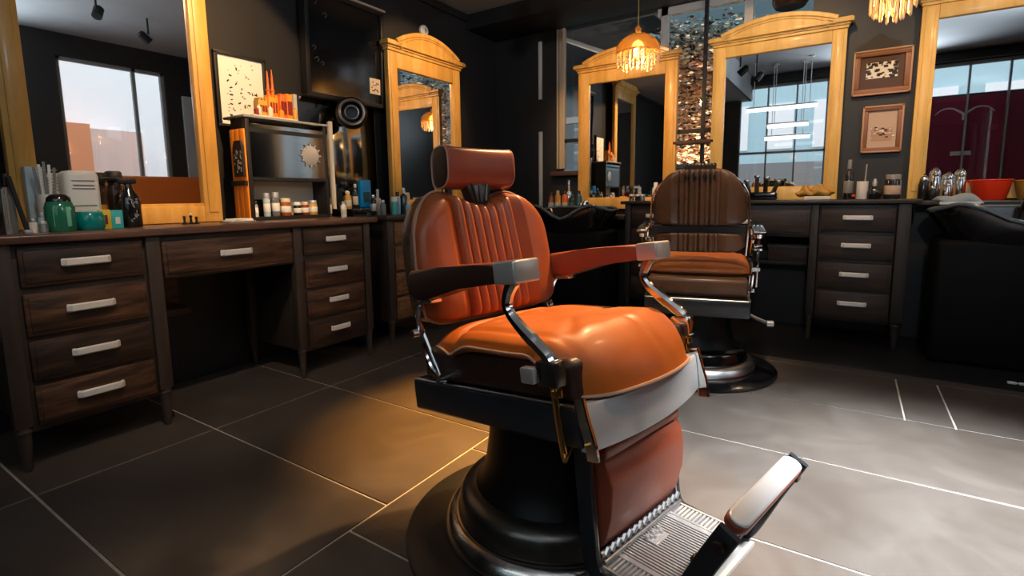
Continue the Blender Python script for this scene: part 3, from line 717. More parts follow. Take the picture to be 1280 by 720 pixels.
# glass fronted display cabinet
t=thing('display_cabinet','black glass fronted display cabinet with orange side and open jar shelf on the left desk','cabinet',(-2.78,1.63,.886))
bm=NB(); W=.525; H=.565
box(bm,-.15,0,0,.022,0,H,bev=.003); box(bm,-.15,0,W-.022,W,0,H,bev=.003); box(bm,-.15,.0,.022,W-.022,0,.018); box(bm,-.15,0,.022,W-.022,.225,.243); box(bm,-.15,-.140,.022,W-.022,.02,H-.02,mi=1)
box(bm,-.012,0,.02,W-.02,H-.075,H-.052); obj('case',bm,['black','cream'],t)
bm=NB(); box(bm,-.20,.008,-.012,W+.008,H,H+.014,bev=.003); obj('cabinet_top',bm,'grey plastic',t)
bm=NB()
for k in range(3): box(bm,-.150+.048*k,-.104+.048*k,-.010,0,0,.505,bev=.003)
q_=obj('side_panel',bm,'orange paint',t); q_['label']='orange painted boards'
bm=NB(); pl=[(-.045,-.10),(.045,-.10),(.045,.06),(.030,.095),(-.030,.095),(-.045,.06)]
prism(bm,pl,lambda p:Vector((p[0]-.055,-.012,p[1]+.345)),lambda p:Vector((p[0]-.055,-.026,p[1]+.345))); box(bm,-.148,-.004,-.024,-.008,.195,.222); q_=obj('plaque',bm,'black',t)
bm=NB(); r=random.Random(2)
for i in range(30):
    x=-.055+r.uniform(-.034,.034); z=.335+r.uniform(-.08,.05); box(bm,x-.004,x+.004,-.0275,-.026,z-r.uniform(.003,.012),z+.006)
obj('plaque_lettering',bm,'silver print',q_,smooth=False)
bm=NB(); box(bm,-.008,-.004,.022,W-.022,.243,H-.03); obj('glass_front',bm,'greymirror',t)
bm=NB()
lathe(bm,[(.0,0),(.055,0),(.06,.004),(.045,.008),(.0,.008)],c=(0,0,0),axis='x',seg=28)
for k in range(12):
    a=2*pi*k/12; rod(bm,(.006,.05*cos(a),.05*sin(a)),(.006,.072*cos(a),.072*sin(a)),.005,6)
e=obj('emblem',bm,'silver print',t); e.location=(-.003,.40,.38)
# orange toy castle on cabinet
t=thing('castle_ornament','orange wooden castle ornament with two thin spires on top of the glass cabinet','ornament',(-2.86,1.83,1.466))
bm=NB(); box(bm,-.04,.05,-.13,.15,0,.012,bev=.003); obj('base',bm,'cream',t)
for (y,w,h,m_) in ((-.055,.055,.10,'mustard plastic'),(.01,.06,.125,'orange paint'),(.075,.045,.14,'soft orange'),(.115,.035,.145,'orange paint')):
    bm=NB(); box(bm,-.025,.03,y-w/2,y+w/2,.012,h,bev=.003)
    for q in (-1,0,1): box(bm,.026,.034,y+q*w*.28-.005,y+q*w*.28+.005,.035,h-.03,mi=1)
    for q in (-1,0,1): box(bm,-.02,.03,y+q*w*.33-.006,y+q*w*.33+.006,h,h+.012)
    obj('tower',bm,[m_,'dark red'],t)
for k,(y,h) in enumerate(((-.09,.06),(-.105,.045),(.14,.075),(-.02,.06),(.05,.05))):
    bm=NB(); lathe(bm,[(0,0),(.014,0),(.015,h*.7),(.008,h*.8),(0,h)],c=(.04,y,.012),seg=10); obj('figure',bm,['cream','dark red','mustard plastic','cream','orange paint'][k],t)
for y,h in ((.0,.275),(.028,.285)):
    bm=NB(); lathe(bm,[(.011,.12),(.010,.16),(.014,.165),(.008,.175),(.006,.22),(.007,.225),(.002,h),(0,h)],c=(0,y,0),seg=10); obj('spire',bm,'soft orange',t)
# black panel above: glossy dark picture
t=thing('wall_screen','large black glossy framed panel high on the left wall beside the gabled mirror','screen',(-2.99,2.51,2.015),ry=radians(2))
bm=NB()
for a,b,c,d in ((-.335,.335,-.345,-.315),(-.335,.335,.31,.335),(-.335,-.305,-.33,.33),(.305,.335,-.33,.33)): box(bm,-.03,.035,a,b,c,d,bev=.004)
obj('frame',bm,'black',t)
bm=NB(); box(bm,0,.018,-.306,.306,-.316,.311); obj('panel_glass',bm,'blackgloss',t)
bm=NB(); box(bm,-.03,.05,-.335,.34,.336,.350,bev=.003); obj('top_ledge',bm,'pale wood',t)
bm=NB(); box(bm,.019,.022,.20,.30,-.25,-.14,mi=0)
r=random.Random(4)
for i in range(14): y=r.uniform(.215,.285); z=r.uniform(-.235,-.16); box(bm,.022,.0235,y-.006,y+.006,z-.005,z+.004,mi=1)
obj('taped_card',bm,['cream','dark red'],t,smooth=False)
bm=NB()
for (y,z,s) in ((-.25,.26,.03),(-.17,.19,.02),(-.26,-.03,.018),(-.24,-.10,.02),(-.20,-.12,.016)):
    tube(bm,[(.019,y-s,z),(.019,y,z+s*.7),(.019,y+s*.6,z),(.019,y,z-s*.8)],.0016,5,5)
obj('chalk_marks',bm,'grey plastic',t)
# grey frameless mirror under it
t=thing('wall_mirror','frameless grey tarnished mirror under the black panel behind bottles','mirror',(-3.045,2.46,.93))
bm=NB(); box(bm,0,.012,-.33,.33,.0,.74,bev=.002); obj('mirror_glass',bm,'greymirror',t)
bm=NB(); box(bm,0,.03,-.36,-.335,0,.74); box(bm,.0,.03,-.09,-.07,0,.60); obj('edge_and_reflection',bm,'white metal',t)  # inner bar paints a white strip reflected in the glass
# hood dryer
t=thing('hood_dryer','black round hood dryer with chrome rim on a wall arm under the black panel','dryer',(-2.88,2.45,1.585))
bm=NB(); lathe(bm,[(0,.02),(.055,.01),(.070,-.025),(.085,-.03),(.105,.0),(.105,.06),(.085,.10),(.0,.11)],c=(0,0,0),axis='y',seg=32,T=Matrix.Rotation(radians(50),4,'Z')); obj('hood',bm,'rubber',t)
bm=NB(); lathe(bm,[(.070,-.030),(.078,-.037),(.088,-.033),(.084,-.026),(.070,-.030)],caps=False,axis='y',seg=32,T=Matrix.Rotation(radians(50),4,'Z')); lathe(bm,[(.036,-.016),(.042,-.024),(.048,-.022),(.044,-.012),(.036,-.016)],caps=False,axis='y',seg=24,T=Matrix.Rotation(radians(50),4,'Z')); obj('rim',bm,'steel',t)
bm=NB(); tube(bm,[(-.02,.06,0),(-.04,.14,-.02),(-.10,.20,.03),(-.165,.24,.06)],.014,8,6); obj('arm',bm,'black',t)
# round alarm sensor
t=thing('smoke_alarm','small round white alarm high on the black left wall above the gabled mirror','alarm',(XL+.001,3.38,2.375))
bm=NB(); lathe(bm,[(0,0),(.045,0),(.045,.018),(.036,.028),(0,.030)],axis='x',seg=28); obj('housing',bm,'white plastic',t)
bm=NB(); box(bm,.030,.033,-.004,.004,-.02,.02); box(bm,.030,.033,-.004,.018,-.004,.004); obj('slots',bm,'grey plastic',t)

# ------------------------------------------------------------------ pendant lamps
def pendant(label,loc,ztop,kind):
    t=thing('pendant_lamp',label,'lamp',loc,group=None)
    bm=NB(); rod(bm,(0,0,.16),(0,0,ztop-loc[2]-.02),.004); lathe(bm,[(.0,0),(.045,0),(.03,-.02),(.0,-.03)][::-1],c=(0,0,ztop-loc[2]),seg=20); 
    obj('stem',bm,'gold',t)
    bm=NB()
    if kind=='dome': lathe(bm,[(.138,.004),(.143,.0),(.150,.012),(.146,.05),(.115,.092),(.07,.122),(.03,.135),(.018,.150),(.022,.165),(.010,.185),(0,.188)],seg=40,caps=False)
    else: lathe(bm,[(.085,.028),(.108,.024),(.110,.034),(.085,.044),(.05,.06),(.02,.09),(.0,.10)],seg=36,caps=False)
    obj('shade',bm,'ambershade',t)
    bm=NB(); lathe(bm,[(0,-.02),(.026,-.01),(.032,.02),(.02,.05),(0,.06)],seg=16); obj('bulb',bm,'bulb',t)
    R2=random.Random(8 if kind=='dome' else 12)
    rings=((.140,22,.085),(.105,16,.11),(.06,10,.115)) if kind=='dome' else ((.102,19,.12),(.080,14,.155),(.050,9,.17),(.02,4,.175))
    for rr_,n_,L in rings:
        for i in range(n_):
            a=2*pi*i/n_+R2.uniform(-.05,.05); x,y=rr_*cos(a),rr_*sin(a); l=L*R2.uniform(.65,1.0); z=.012; bm=NB()
            if kind=='dome':
                zs=[]
                while z>.012-l: zs.append(z-.012); z-=.024
                pr=[(0,zs[-1]-.013)]
                for q in zs[::-1]: pr+=[(.0085,q-.004),(.0075,q+.004),(.0025,q+.010)]
                lathe(bm,pr+[(0,zs[0]+.014)],c=(x,y,0),seg=6)
            else:
                lathe(bm,[(0,-l),(.0065,-l+.012),(.005,-.01),(0,0)],c=(x,y,z+.012),seg=6)
            obj('crystal_strand',bm,'crystal',t,smooth=False)
    t2=D.lights.new('pendant_glow','POINT'); t2.energy=6; t2.color=(1,.62,.28); t2.shadow_soft_size=.03
    lo=D.objects.new('bulb_light',t2); C.objects.link(lo); lo.parent=t; lo.location=(0,0,-.06)
    return t
pendant('lit gold dome pendant lamp with crystal drops before the pine mirror',(-1.283,3.6,1.965),2.66+.39,'dome')
pendant('lit crystal chandelier at the top edge between the two pale pine mirrors',(.130,3.6,2.045),3.05,'crystal')
# small black hat shaped ornament on arched mirror
t=thing('black_dome_ornament','black domed ornament with gold finial on top of the arched pale mirror','ornament',(-.44,4.36,2.315))
bm=NB(); lathe(bm,[(0,0),(.095,0),(.115,.03),(.118,.07),(.095,.12),(.05,.145),(0,.15)],seg=28); obj('dome',bm,'bronze',t)
bm=NB(); lathe(bm,[(0,0),(.014,.0),(.016,.012),(.008,.02),(0,.026)],c=(0,-.118,.02),seg=12); obj('finial',bm,'gold',t)

# ------------------------------------------------------------------ black shampoo basins
def basin(label,loc,w):
    t=thing('shampoo_basin',label,'basin',loc)
    # pedestal body
    bm=NB(); box(bm,-w*.46,w*.46,-.02,.36,0,.72,bev=.03,seg=3); obj('cabinet_body',bm,'deepblack',t)
    # bowl shell with neck notch in front rim
    bm=NB(); n=56; rings=[]
    def rim(a):
        c,s=cos(a),sin(a)
        x=w*.50*math.copysign(abs(c)**.7,c); y=.17+.235*math.copysign(abs(s)**.7,s)
        fr=max(0,-s)
        z=.90-.085*exp(-((x)/(w*.17))**2)*(1 if fr>.3 else 0)+.022*exp(-((abs(x)-w*.34)/(w*.12))**2)*(1 if fr>.3 else 0)-.02*max(0,abs(x)/(w*.5)-.75)*4
        return x,y,z
    for (k,dz,abs_) in ((.62,.64,1),(.80,.70,1),(.95,-.055,0),(1.0,-.02,0),(1.0,0,0),(.965,.004,0),(.93,-.02,0),(.82,-.09,0),(.6,.73,1),(.3,.71,1)):
        r_=[]
        for i in range(n):
            a=2*pi*i/n; x,y,z=rim(a); yy=.17+(y-.17)*k
            r_.append(bm.verts.new((x*k,yy,dz if abs_ else z+dz)))
        rings.append(r_)
    for A_,B_ in zip(rings,rings[1:]):
        for i in range(n): bm.faces.new((A_[i],A_[(i+1)%n],B_[(i+1)%n],B_[i]))
    bm.faces.new(rings[0][::-1]); bm.faces.new(rings[-1]); obj('bowl',bm,'blackgloss',t,ang=60)
    bm=NB(); sweep(bm,[Vector(rim(2*pi*i/64))+Vector((0,-.004,.002)) for i in range(64)],circ(.011,8),closed=True); obj('rim',bm,'rimglint',t)  # tube that carries the painted rim highlight
    bm=NB(); tube(bm,[(.05,.34,.74),(.05,.35,.90),(.05,.30,.95),(.05,.24,.92)],.012,8,6); obj('tap',bm,'chrome',t)
    return t
basin('black ceramic shampoo basin between the tan and brown barber chairs',(-1.90,3.70,.0),.70)
basin('black ceramic shampoo basin at the right edge in front of the red bowl',(.80,3.84,.0),.80)
# ledges behind the basins
bm=NB(); box(bm,-2.42,-1.56,4.12,YB-.002,.80,.836,bev=.004); o=obj('wall_ledge',bm,'topdark'); tag(o,'dark wall ledge holding bottles behind the basin near the tan chair','shelf')
bm=NB(); box(bm,.37,1.75,4.26,YB-.002,.915,.943,bev=.004); o=obj('wall_ledge',bm,'topdark'); tag(o,'dark wall ledge with red and mustard bowls under the right edge mirror','shelf')
# small black side shelf between left desks
t=thing('side_shelf','narrow black side shelf between the two wooden desks on the left','shelf',(-2.72,2.35,0))
bm=NB(); box(bm,-.31,.02,-.075,.068,.905,.935,bev=.004); obj('shelf_board',bm,'blackgloss',t)
bm=NB(); box(bm,-.30,.0,-.062,.055,.0,.905,bev=.004); obj('cabinet_body',bm,'black',t)
# rubber floor mat under the back stations
bm=NB(); box(bm,-2.45,2.2,3.47,YB-.02,.0,.005,bev=.002); o=obj('floor_mat',bm,'mat'); tag(o,'long black rubber floor mat along the back wall stations','mat')
for o_ in D.objects:
    if o_.parent is None and o_.name.startswith(('dressing_desk','shampoo_basin')) and o_.location.y>3.5: o_.location.z=.005

# ------------------------------------------------------------------ bottles and jars
def bottle(name,label,cat,loc,prof,m,cap=None,capm='black',group=None,lab=None,seg=20,extra=None,flat=1,rz=0):
    t=thing(name,label,cat,loc,rz,group)
    bm=NB(); lathe(bm,prof,seg=seg,T=Matrix.Diagonal((1,flat,1,1))); obj('body',bm,m,t,ang=50)
    if cap: bm=NB(); lathe(bm,cap,seg=seg); obj('cap',bm,capm,t,ang=50)
    if lab:
        z0,z1,lm=lab; r=max(p[0] for p in prof)*1.012
        bm=NB(); lathe(bm,[(r,z0),(r+.0005,z0+.001),(r+.0005,z1-.001),(r,z1)],seg=seg,T=Matrix.Diagonal((1,flat,1,1))); obj('label',bm,lm,t)
    if extra: extra(t)
    return t
def cyl_prof(r,h,neck=.35,sh=.78):
    return [(0,0),(r*.94,0),(r,.004),(r,h*sh*.95),(r*.85,h*sh),(r*neck,h*(sh+.06)),(r*neck,h*.9),(0,h*.9)]
def cap_prof(r,h0,h1): return [(0,h0),(r,h0),(r,h1-.003),(r*.9,h1),(0,h1)]
def pump(t,z,r=.006):
    bm=NB(); rod(bm,(0,0,z-.02),(0,0,z+.03),r*.7); lathe(bm,[(0,z-.02),(.013,z-.02),(.013,z),(0,z)],seg=12); box(bm,-.010,.010,-.008,.035,z+.024,z+.036,bev=.003); obj('pump',bm,'black',t)
Z1=.885
bottle('spray_bottle','tall dark bottle with reddish top at the far left end of the rustic desk','bottle',(-2.60,.555,Z1),cyl_prof(.020,.21,.4,.85),'dark bottle',[(0,.185),(.012,.185),(.016,.20),(.018,.24),(.012,.27),(.005,.29),(0,.292)],'dark red')
bottle('clear_bottle','slim clear bottle with dark cap second from the left end of the rustic desk','bottle',(-2.66,.606,Z1),cyl_prof(.019,.20,.5,.85),'clear plastic',cap_prof(.012,.175,.225),'dark bottle')
t=thing('styling_tool','thin leaning black tool beside the slim clear bottle on the rustic desk','tool',(-2.62,.640,Z1)); bm=NB(); sweep(bm,[(0,.0,.004),(0,-.035,.215)],rect(.010,.014)); obj('shaft',bm,'black',t); bm=NB(); box(bm,-.012,.012,-.012,.012,0,.014,bev=.003); obj('foot',bm,'silver print',t)
for k,(y,x,r,h,m_) in enumerate(((.668,-2.66,.013,.055,'white plastic'),(.690,-2.63,.015,.045,'clear plastic'),(.708,-2.69,.016,.078,'pale blue card'))):
    bottle('small_jar',['tiny white jar left of the green bottle','short clear jar in front of the pale blue jar left of the green bottle','pale blue jar close beside the green bottle on the rustic desk'][k],'jar',(x,y,Z1),[(0,0),(r,0),(r,h*.7),(r*.8,h*.75),(0,h*.75)],m_,cap_prof(r*.85,h*.74,h),'silver print')
t=thing('card_box','tall pale blue card box standing behind the green bottle','box',(-2.87,.745,Z1)); bm=NB(); box(bm,-.02,.02,-.035,.030,0,.265,bev=.003); obj('carton',bm,'pale blue card',t); bm=NB(); box(bm,.0202,.021,-.02,.018,.05,.12); obj('label',bm,'paper white',t)
t=thing('comb_holder','pale holder of upright combs behind the green bottle on the rustic desk','comb holder',(-2.80,.760,Z1))
bm=NB(); lathe(bm,[(0,0),(.034,0),(.036,.005),(.038,.15),(.034,.15),(.031,.01),(0,.01)],seg=24); obj('cup',bm,'white plastic',t)
for k in range(5):
    bm=NB(); y=-.022+.011*k; sweep(bm,[(0,y*.6,.012),(0,y*1.5,.285-.012*abs(k-2))],rect(.004,.010)); 
    for q in range(7): box(bm,-.002,.002,y*1.5+.002,y*1.5+.010,.165+.014*q,.168+.014*q)
    obj('comb',bm,'white plastic' if k%2 else 'grey plastic',t)
def glabel(t):
    bm=NB(); box(bm,.040,.0445,-.022,.032,.02,.098,bev=.002); obj('label',bm,'mint label',t)
bottle('green_bottle','squat dark green bottle with mint label on the rustic desk','bottle',(-2.65,.752,Z1),[(0,0),(.046,0),(.049,.005),(.049,.095),(.042,.118),(.03,.125),(0,.125)],'green glassy',[(0,.12),(.040,.12),(.038,.135),(.025,.148),(0,.150)],'dark bottle',extra=glabel,rz=radians(-15))
t=thing('sanitizer_jar','white disinfectant canister with moulded panels behind the teal jar','canister',(-2.79,.868,Z1))
bm=NB(); box(bm,-.05,.05,-.062,.062,0,.250,bev=.024,seg=4); obj('body',bm,'white plastic',t)
bm=NB()
for z in (.10,.172,.205): box(bm,.049,.053,-.040,.040,z,z+.004)
box(bm,.049,.053,-.036,.036,.185,.19); obj('moulding',bm,'grey plastic',t)
bottle('teal_jar','low round jar of teal liquid in front of the white canister','jar',(-2.675,.855,Z1),[(0,0),(.044,0),(.052,.012),(.053,.055),(.045,.070),(0,.070)],'teal liquid',[(0,.069),(.044,.069),(.046,.076),(0,.078)],'turquoise plastic')
t=thing('toy_figure','small dark red figure behind the yellow carton on the rustic desk','ornament',(-2.91,.945,Z1)); bm=NB(); lathe(bm,[(0,0),(.03,0),(.032,.07),(.022,.10),(.026,.13),(.032,.15),(.02,.175),(0,.18)],seg=14); obj('body',bm,'dark red',t); bm=NB()
for k in range(7): lathe(bm,[(0,-.008),(.009,0),(0,.008)],c=(.025,-.025+.008*k,.09+.013*((k*3)%6)),seg=8)
obj('beads',bm,'orange paint',t)
t=thing('carton','small yellow and blue carton between teal jar and black spray bottle','box',(-2.70,.938,Z1)); bm=NB(); box(bm,-.015,.015,-.042,-.002,0,.082,bev=.002,mi=0); box(bm,-.015,.015,-.002,.042,0,.080,bev=.002,mi=1); box(bm,.0145,.0165,.012,.03,.02,.05,mi=2); box(bm,.0145,.0165,-.03,-.016,.02,.06,mi=3); obj('carton',bm,['yellow card','turquoise plastic','paper white','dark red'],t)
bottle('hat_bottle','tall black bottle with a wide hat shaped lid behind the black spray bottle','bottle',(-2.84,1.015,Z1),cyl_prof(.030,.23,.5,.85),'bronze',[(0,.20),(.025,.20),(.026,.212),(.048,.214),(.050,.222),(.034,.228),(.032,.25),(.026,.256),(0,.256)],'black')
t=bottle('spray_bottle','black spray bottle with silver print at the right of the product row','bottle',(-2.75,1.035,Z1),[(0,0),(.040,0),(.043,.006),(.043,.11),(.036,.145),(.018,.172),(.014,.20),(0,.20)],'dark bottle')
bm=NB(); box(bm,-.018,.018,-.04,.03,.196,.220,bev=.006); box(bm,-.006,.006,-.052,-.03,.17,.20,bev=.002); obj('trigger',bm,'black',t)
bm=NB(); r=random.Random(6)
for k in range(15):
    a=r.uniform(-.6,.5); z=r.uniform(.03,.13); T=Matrix.Rotation(a,4,'Z')@Matrix.Translation((.0435,0,z))@Matrix.Rotation(r.uniform(0,3),4,'X'); box(bm,-.001,.001,-.006,.006,-.002,.002,T=T)
obj('print',bm,'silver print',t,smooth=False)
for k,(y,h) in enumerate(((1.262,.045),(1.292,.055),(1.318,.038))):
    t=thing('chess_piece',['tiny dark figurine leftmost of three by the pine mirror base','tiny dark figurine with pale head in the middle of three by the mirror base','tiny dark figurine rightmost of three by the pine mirror base'][k],'ornament',(-2.75,y,Z1)); bm=NB(); lathe(bm,[(0,0),(.013,0),(.013,.004),(.006,.012),(.005,h*.6),(.009,h*.7),(.004,h*.78),(0,h*.8)],seg=14); obj('body',bm,'dark bottle',t); bm=NB(); lathe(bm,[(0,h*.76),(.009,h*.85),(.006,h*.95),(0,h)],seg=12); obj('head',bm,['dark red','cream','dark bottle'][k],t)
t=thing('soap_tray','flat pale tray of folded papers on the desk left of the glass cabinet','tray',(-2.70,1.515,Z1)); bm=NB(); box(bm,-.05,.05,-.085,.06,0,.008,bev=.002); obj('tray',bm,'grey plastic',t); bm=NB(); box(bm,-.04,.04,-.07,.05,.008,.014); box(bm,-.035,.04,-.06,.045,.014,.020,T=Matrix.Rotation(.1,4,'Z')); obj('papers',bm,'paper white',t)
# jars on open shelf of the cabinet
CJ=[(1.680,.016,.070,'white plastic','silver print','tiny white jar at the left end of the cabinet lower shelf'),(1.752,.019,.135,'pale blue card','silver print','tall pale blue jar with metal lid second on the cabinet lower shelf'),(1.808,.022,.140,'clear plastic','silver print','tallest clear jar on the cabinet lower shelf'),(1.872,.030,.105,'amber glass','cream','wide amber jar with cream lid in the middle of the cabinet shelf'),(1.950,.023,.080,'dark bottle','white plastic','black jar with white lid right of the amber jar in the cabinet'),(2.004,.022,.082,'dark red','cream','dark red jar with cream lid on the cabinet shelf'),(2.062,.026,.090,'mustard plastic','silver print','mustard jar at the right end of the cabinet lower shelf')]
for y,r,h,m_,cm,lb in CJ:
    bottle('cabinet_jar',lb,'jar',(-2.83,y,.905),[(0,0),(r*.95,0),(r,.004),(r,h*.72),(r*.8,h*.78),(0,h*.78)],m_,cap_prof(r*.9,h*.77,h),cm,lab=(h*.2,h*.55,'paper white'))
t=thing('hair_clipper','dark hair clipper lying behind the jars on the cabinet lower shelf','clipper',(-2.893,1.79,.905)); bm=NB(); box(bm,-.020,.020,-.11,.10,0,.10,bev=.015,seg=3); obj('body',bm,'blackgloss',t); bm=NB(); box(bm,-.018,.018,.10,.12,.02,.08,bev=.003); obj('blade',bm,'steel',t)
# bottles on the side shelf
SB=[(2.225,-2.74,.018,.10,'white plastic','silver print','small white bottle on the desk corner nearest the glass cabinet',Z1),(2.20,-2.86,.022,.16,'clear plastic','white plastic','taller clear bottle behind the small white bottle by the glass cabinet',Z1),
 (2.300,-2.78,.020,.115,'mustard plastic','cream','short mustard bottle with cream cap on the black side shelf',.935),(2.340,-2.84,.018,.12,'amber glass','white plastic','amber bottle with white cap on the black side shelf',.935),
 (2.378,-2.80,.017,.165,'dark bottle','silver print','slim black bottle left of the blue bottle',.935)]
for y,x,r,h,m_,cm,lb,z in SB: bottle('product_bottle',lb,'bottle',(x,y,z),cyl_prof(r,h,.5,.75),m_,cap_prof(r*.55,h*.85,h),cm,lab=(h*.15,h*.5,'cream'))
D2=.886
t=thing('blue_bottle','bright blue flat bottle standing inverted between the side shelf and rear desk','bottle',(-2.82,2.475,D2)); bm=NB(); box(bm,-.022,.022,-.048,.048,.05,.245,bev=.014,seg=3); obj('body',bm,'blue plastic',t); bm=NB(); box(bm,-.015,.015,-.022,.022,0,.05,bev=.004); obj('cap',bm,'turquoise plastic',t); bm=NB(); box(bm,.0222,.0235,-.030,.030,.09,.16); obj('label',bm,'dark teal',t)
bottle('product_bottle','small black bottle with pale print in front of the blue bottle','bottle',(-2.72,2.462,D2),cyl_prof(.020,.14,.5,.75),'dark bottle',cap_prof(.011,.12,.14),'silver print',lab=(.03,.08,'silver print'))
bottle('product_bottle','beige bottle between the blue bottle and the gabled mirror','bottle',(-2.80,2.575,D2),cyl_prof(.024,.16,.4,.7),'cream',cap_prof(.010,.13,.18),'white plastic')
bottle('product_bottle','short grey bottle beside the beige bottle on the rear desk','bottle',(-2.72,2.548,D2),cyl_prof(.020,.10,.5,.75),'grey plastic',cap_prof(.012,.085,.105),'silver print')
bottle('turquoise_tube','turquoise and white tube at the foot of the gabled mirror','tube',(-2.68,2.615,D2),[(0,0),(.020,0),(.020,.06),(.014,.11),(0,.112)],'turquoise plastic',cap_prof(.022,.09,.125),'white plastic')
bottle('product_bottle','pale blue bottle right of the turquoise tube on the rear desk','bottle',(-2.72,2.69,D2),cyl_prof(.020,.15,.5,.8),'pale blue card',cap_prof(.011,.13,.16),'dark bottle')
bottle('product_bottle','dark teal pump bottle on the rear desk beside the tan chair headrest','bottle',(-2.74,2.77,D2),cyl_prof(.026,.18,.4,.75),'dark teal',cap_prof(.012,.15,.19),'silver print')
bottle('product_bottle','light blue squat bottle in front of the dark teal pump bottle','bottle',(-2.66,2.735,D2),cyl_prof(.020,.085,.5,.75),'pale blue card',cap_prof(.012,.07,.09),'white plastic')
# bottles behind basin one
for k,(x,r,h,m_,cm,lb) in enumerate(((-2.285,.026,.20,'amber glass','bronze','amber bottle leftmost of three behind the black basin'),(-2.215,.026,.215,'mustard plastic','pale wood','golden bottle in the middle of three behind the black basin'),(-2.145,.026,.21,'soft orange','dark bottle','orange bottle rightmost of three behind the black basin'),(-2.075,.026,.18,'dark bottle','dark teal','dark bottle right of the orange bottle behind the basin'),(-2.005,.028,.21,'dark teal','dark bottle','tall dark teal bottle beside the pine mirror foot'))):
    bottle('shampoo_bottle',lb,'bottle',(x,4.19,.836),cyl_prof(r,h,.5,.8),m_,cap_prof(.014,h*.87,h),cm,lab=(.04,.11,'cream' if k<3 else 'dark teal'))
bottle('round_jar','light blue round jar in front of the pine mirror foot behind the basin','jar',(-1.935,4.155,.836),[(0,0),(.035,0),(.045,.02),(.045,.06),(.035,.08),(0,.08)],'pale blue card',cap_prof(.036,.08,.105),'white plastic')
bottle('chrome_flask','chrome flask with narrow neck behind the amber bottles','flask',(-2.18,4.34,.836),cyl_prof(.030,.30,.35,.7),'chrome',cap_prof(.012,.26,.31),'chrome')
# back desk products
Z3=.956
t=thing('clipper_stand','black clipper charging stand with chrome clippers on the back desk','clipper stand',(-.54,4.12,Z3))
bm=NB(); box(bm,-.11,.11,-.05,.05,0,.055,bev=.012,seg=3); obj('base',bm,'blackgloss',t)
for k,(x,h,tl) in enumerate(((-.075,.13,-.15),(-.025,.16,0),(.03,.15,.05),(.08,.125,.25))):
    bm=NB(); sweep(bm,[(x,0,.05),(x+tl*.12,-.01,h)],rect(.030,.036,.3),scale=lambda q:1-.2*q); c=obj('clipper',bm,'dark bottle' if k%2==0 else 'gunmetal',t); bm=NB(); box(bm,x+tl*.12-.018,x+tl*.12+.018,-.028,.0,h-.006,h+.014,bev=.003); obj('clipper_blade',bm,'chrome',c)
t=thing('folded_cloth','yellow and orange patterned cloth bundle on the back desk','cloth',(-.20,4.10,Z3))
bm=NB()
pillow(bm,lambda a,b:(Vector((a*.115,(b-.5)*.12,.045+.008*sin(a*9)+.006*sin(b*11+a*4))),Vector((0,0,1))),lambda a,b:.042*(1-a**4)*(1-abs(2*b-1)**4)+.008*sin(a*13+b*7),lambda a,b:.029*max(0,(1-a**4)*(1-abs(2*b-1)**4)),28,14)
obj('cloth_fold',bm,'mustard plastic',t,ang=80)
bm=NB(); r=random.Random(14)
for k in range(14): lathe(bm,[(0,-.004),(.012,0),(0,.004)],c=(r.uniform(-.08,.08),r.uniform(-.05,-.02),.058+r.uniform(-.006,.008)),seg=7)
obj('orange_pattern',bm,'soft orange',t)
bm=NB(); box(bm,-.06,.09,-.075,-.06,0,.022,bev=.003); obj('white_hem',bm,'paper white',t)
bottle('product_bottle','tall slim black bottle against the black wall on the back desk','bottle',(-.015,4.16,Z3),cyl_prof(.028,.23,.35,.72),'dark bottle',cap_prof(.012,.20,.26),'grey plastic',lab=(.04,.12,'grey plastic'))
t=thing('shaving_brush_jar','white jar with a thin upright brush on the back desk','jar',(.062,4.13,Z3)); bm=NB(); lathe(bm,[(0,0),(.030,0),(.032,.004),(.032,.115),(.028,.115),(.026,.01),(0,.01)],seg=24); obj('jar',bm,'white plastic',t); bm=NB(); rod(bm,(.01,0,.012),(.016,0,.225),.004); obj('brush',bm,'silver print',t)
t=thing('red_button','tiny red topped vial on the back desk','vial',(.018,4.07,Z3)); bm=NB(); lathe(bm,[(0,0),(.010,0),(.010,.018),(0,.018)],seg=12); obj('vial',bm,'dark bottle',t); bm=NB(); lathe(bm,[(0,.018),(.011,.018),(.009,.03),(0,.032)],seg=12); obj('cap',bm,'red plastic',t)
bottle('perfume_bottle','dark round perfume bottle with atomiser bulb on the back desk','bottle',(.128,4.13,Z3),[(0,0),(.030,0),(.042,.02),(.042,.045),(.026,.075),(.01,.085),(0,.085)],'blackgloss',[(0,.083),(.012,.083),(.014,.105),(.006,.13),(0,.132)],'silver print')
bottle('labelled_jar','dark jar with brown label and chrome lid below the small framed prints','jar',(.222,4.13,Z3),[(0,0),(.042,0),(.044,.005),(.044,.115),(.036,.125),(0,.125)],'dark bottle',[(0,.124),(.040,.124),(.041,.15),(.036,.154),(0,.154)],'silver print',lab=(.028,.085,'print beige'))
bottle('product_bottle','white capped bottle on the back desk left of the brown chair','bottle',(-1.325,4.20,Z3),cyl_prof(.026,.13,.5,.78),'white plastic',cap_prof(.015,.11,.145),'paper white')
t=thing('price_card','white folded card leaning beside the brown chair on the back desk','card',(-1.23,4.08,Z3)); bm=NB(); box(bm,-.08,.08,-.004,.0,.03,.115,T=Matrix.Rotation(-.2,4,'X')); box(bm,-.07,-.02,-.002,.02,.0,.05); box(bm,.02,.07,-.002,.02,.0,.05); obj('card',bm,'paper white',t); bm=NB(); box(bm,-.06,.06,-.009,-.004,.05,.075,T=Matrix.Rotation(-.2,4,'X')); obj('dark_band',bm,'ink',t)
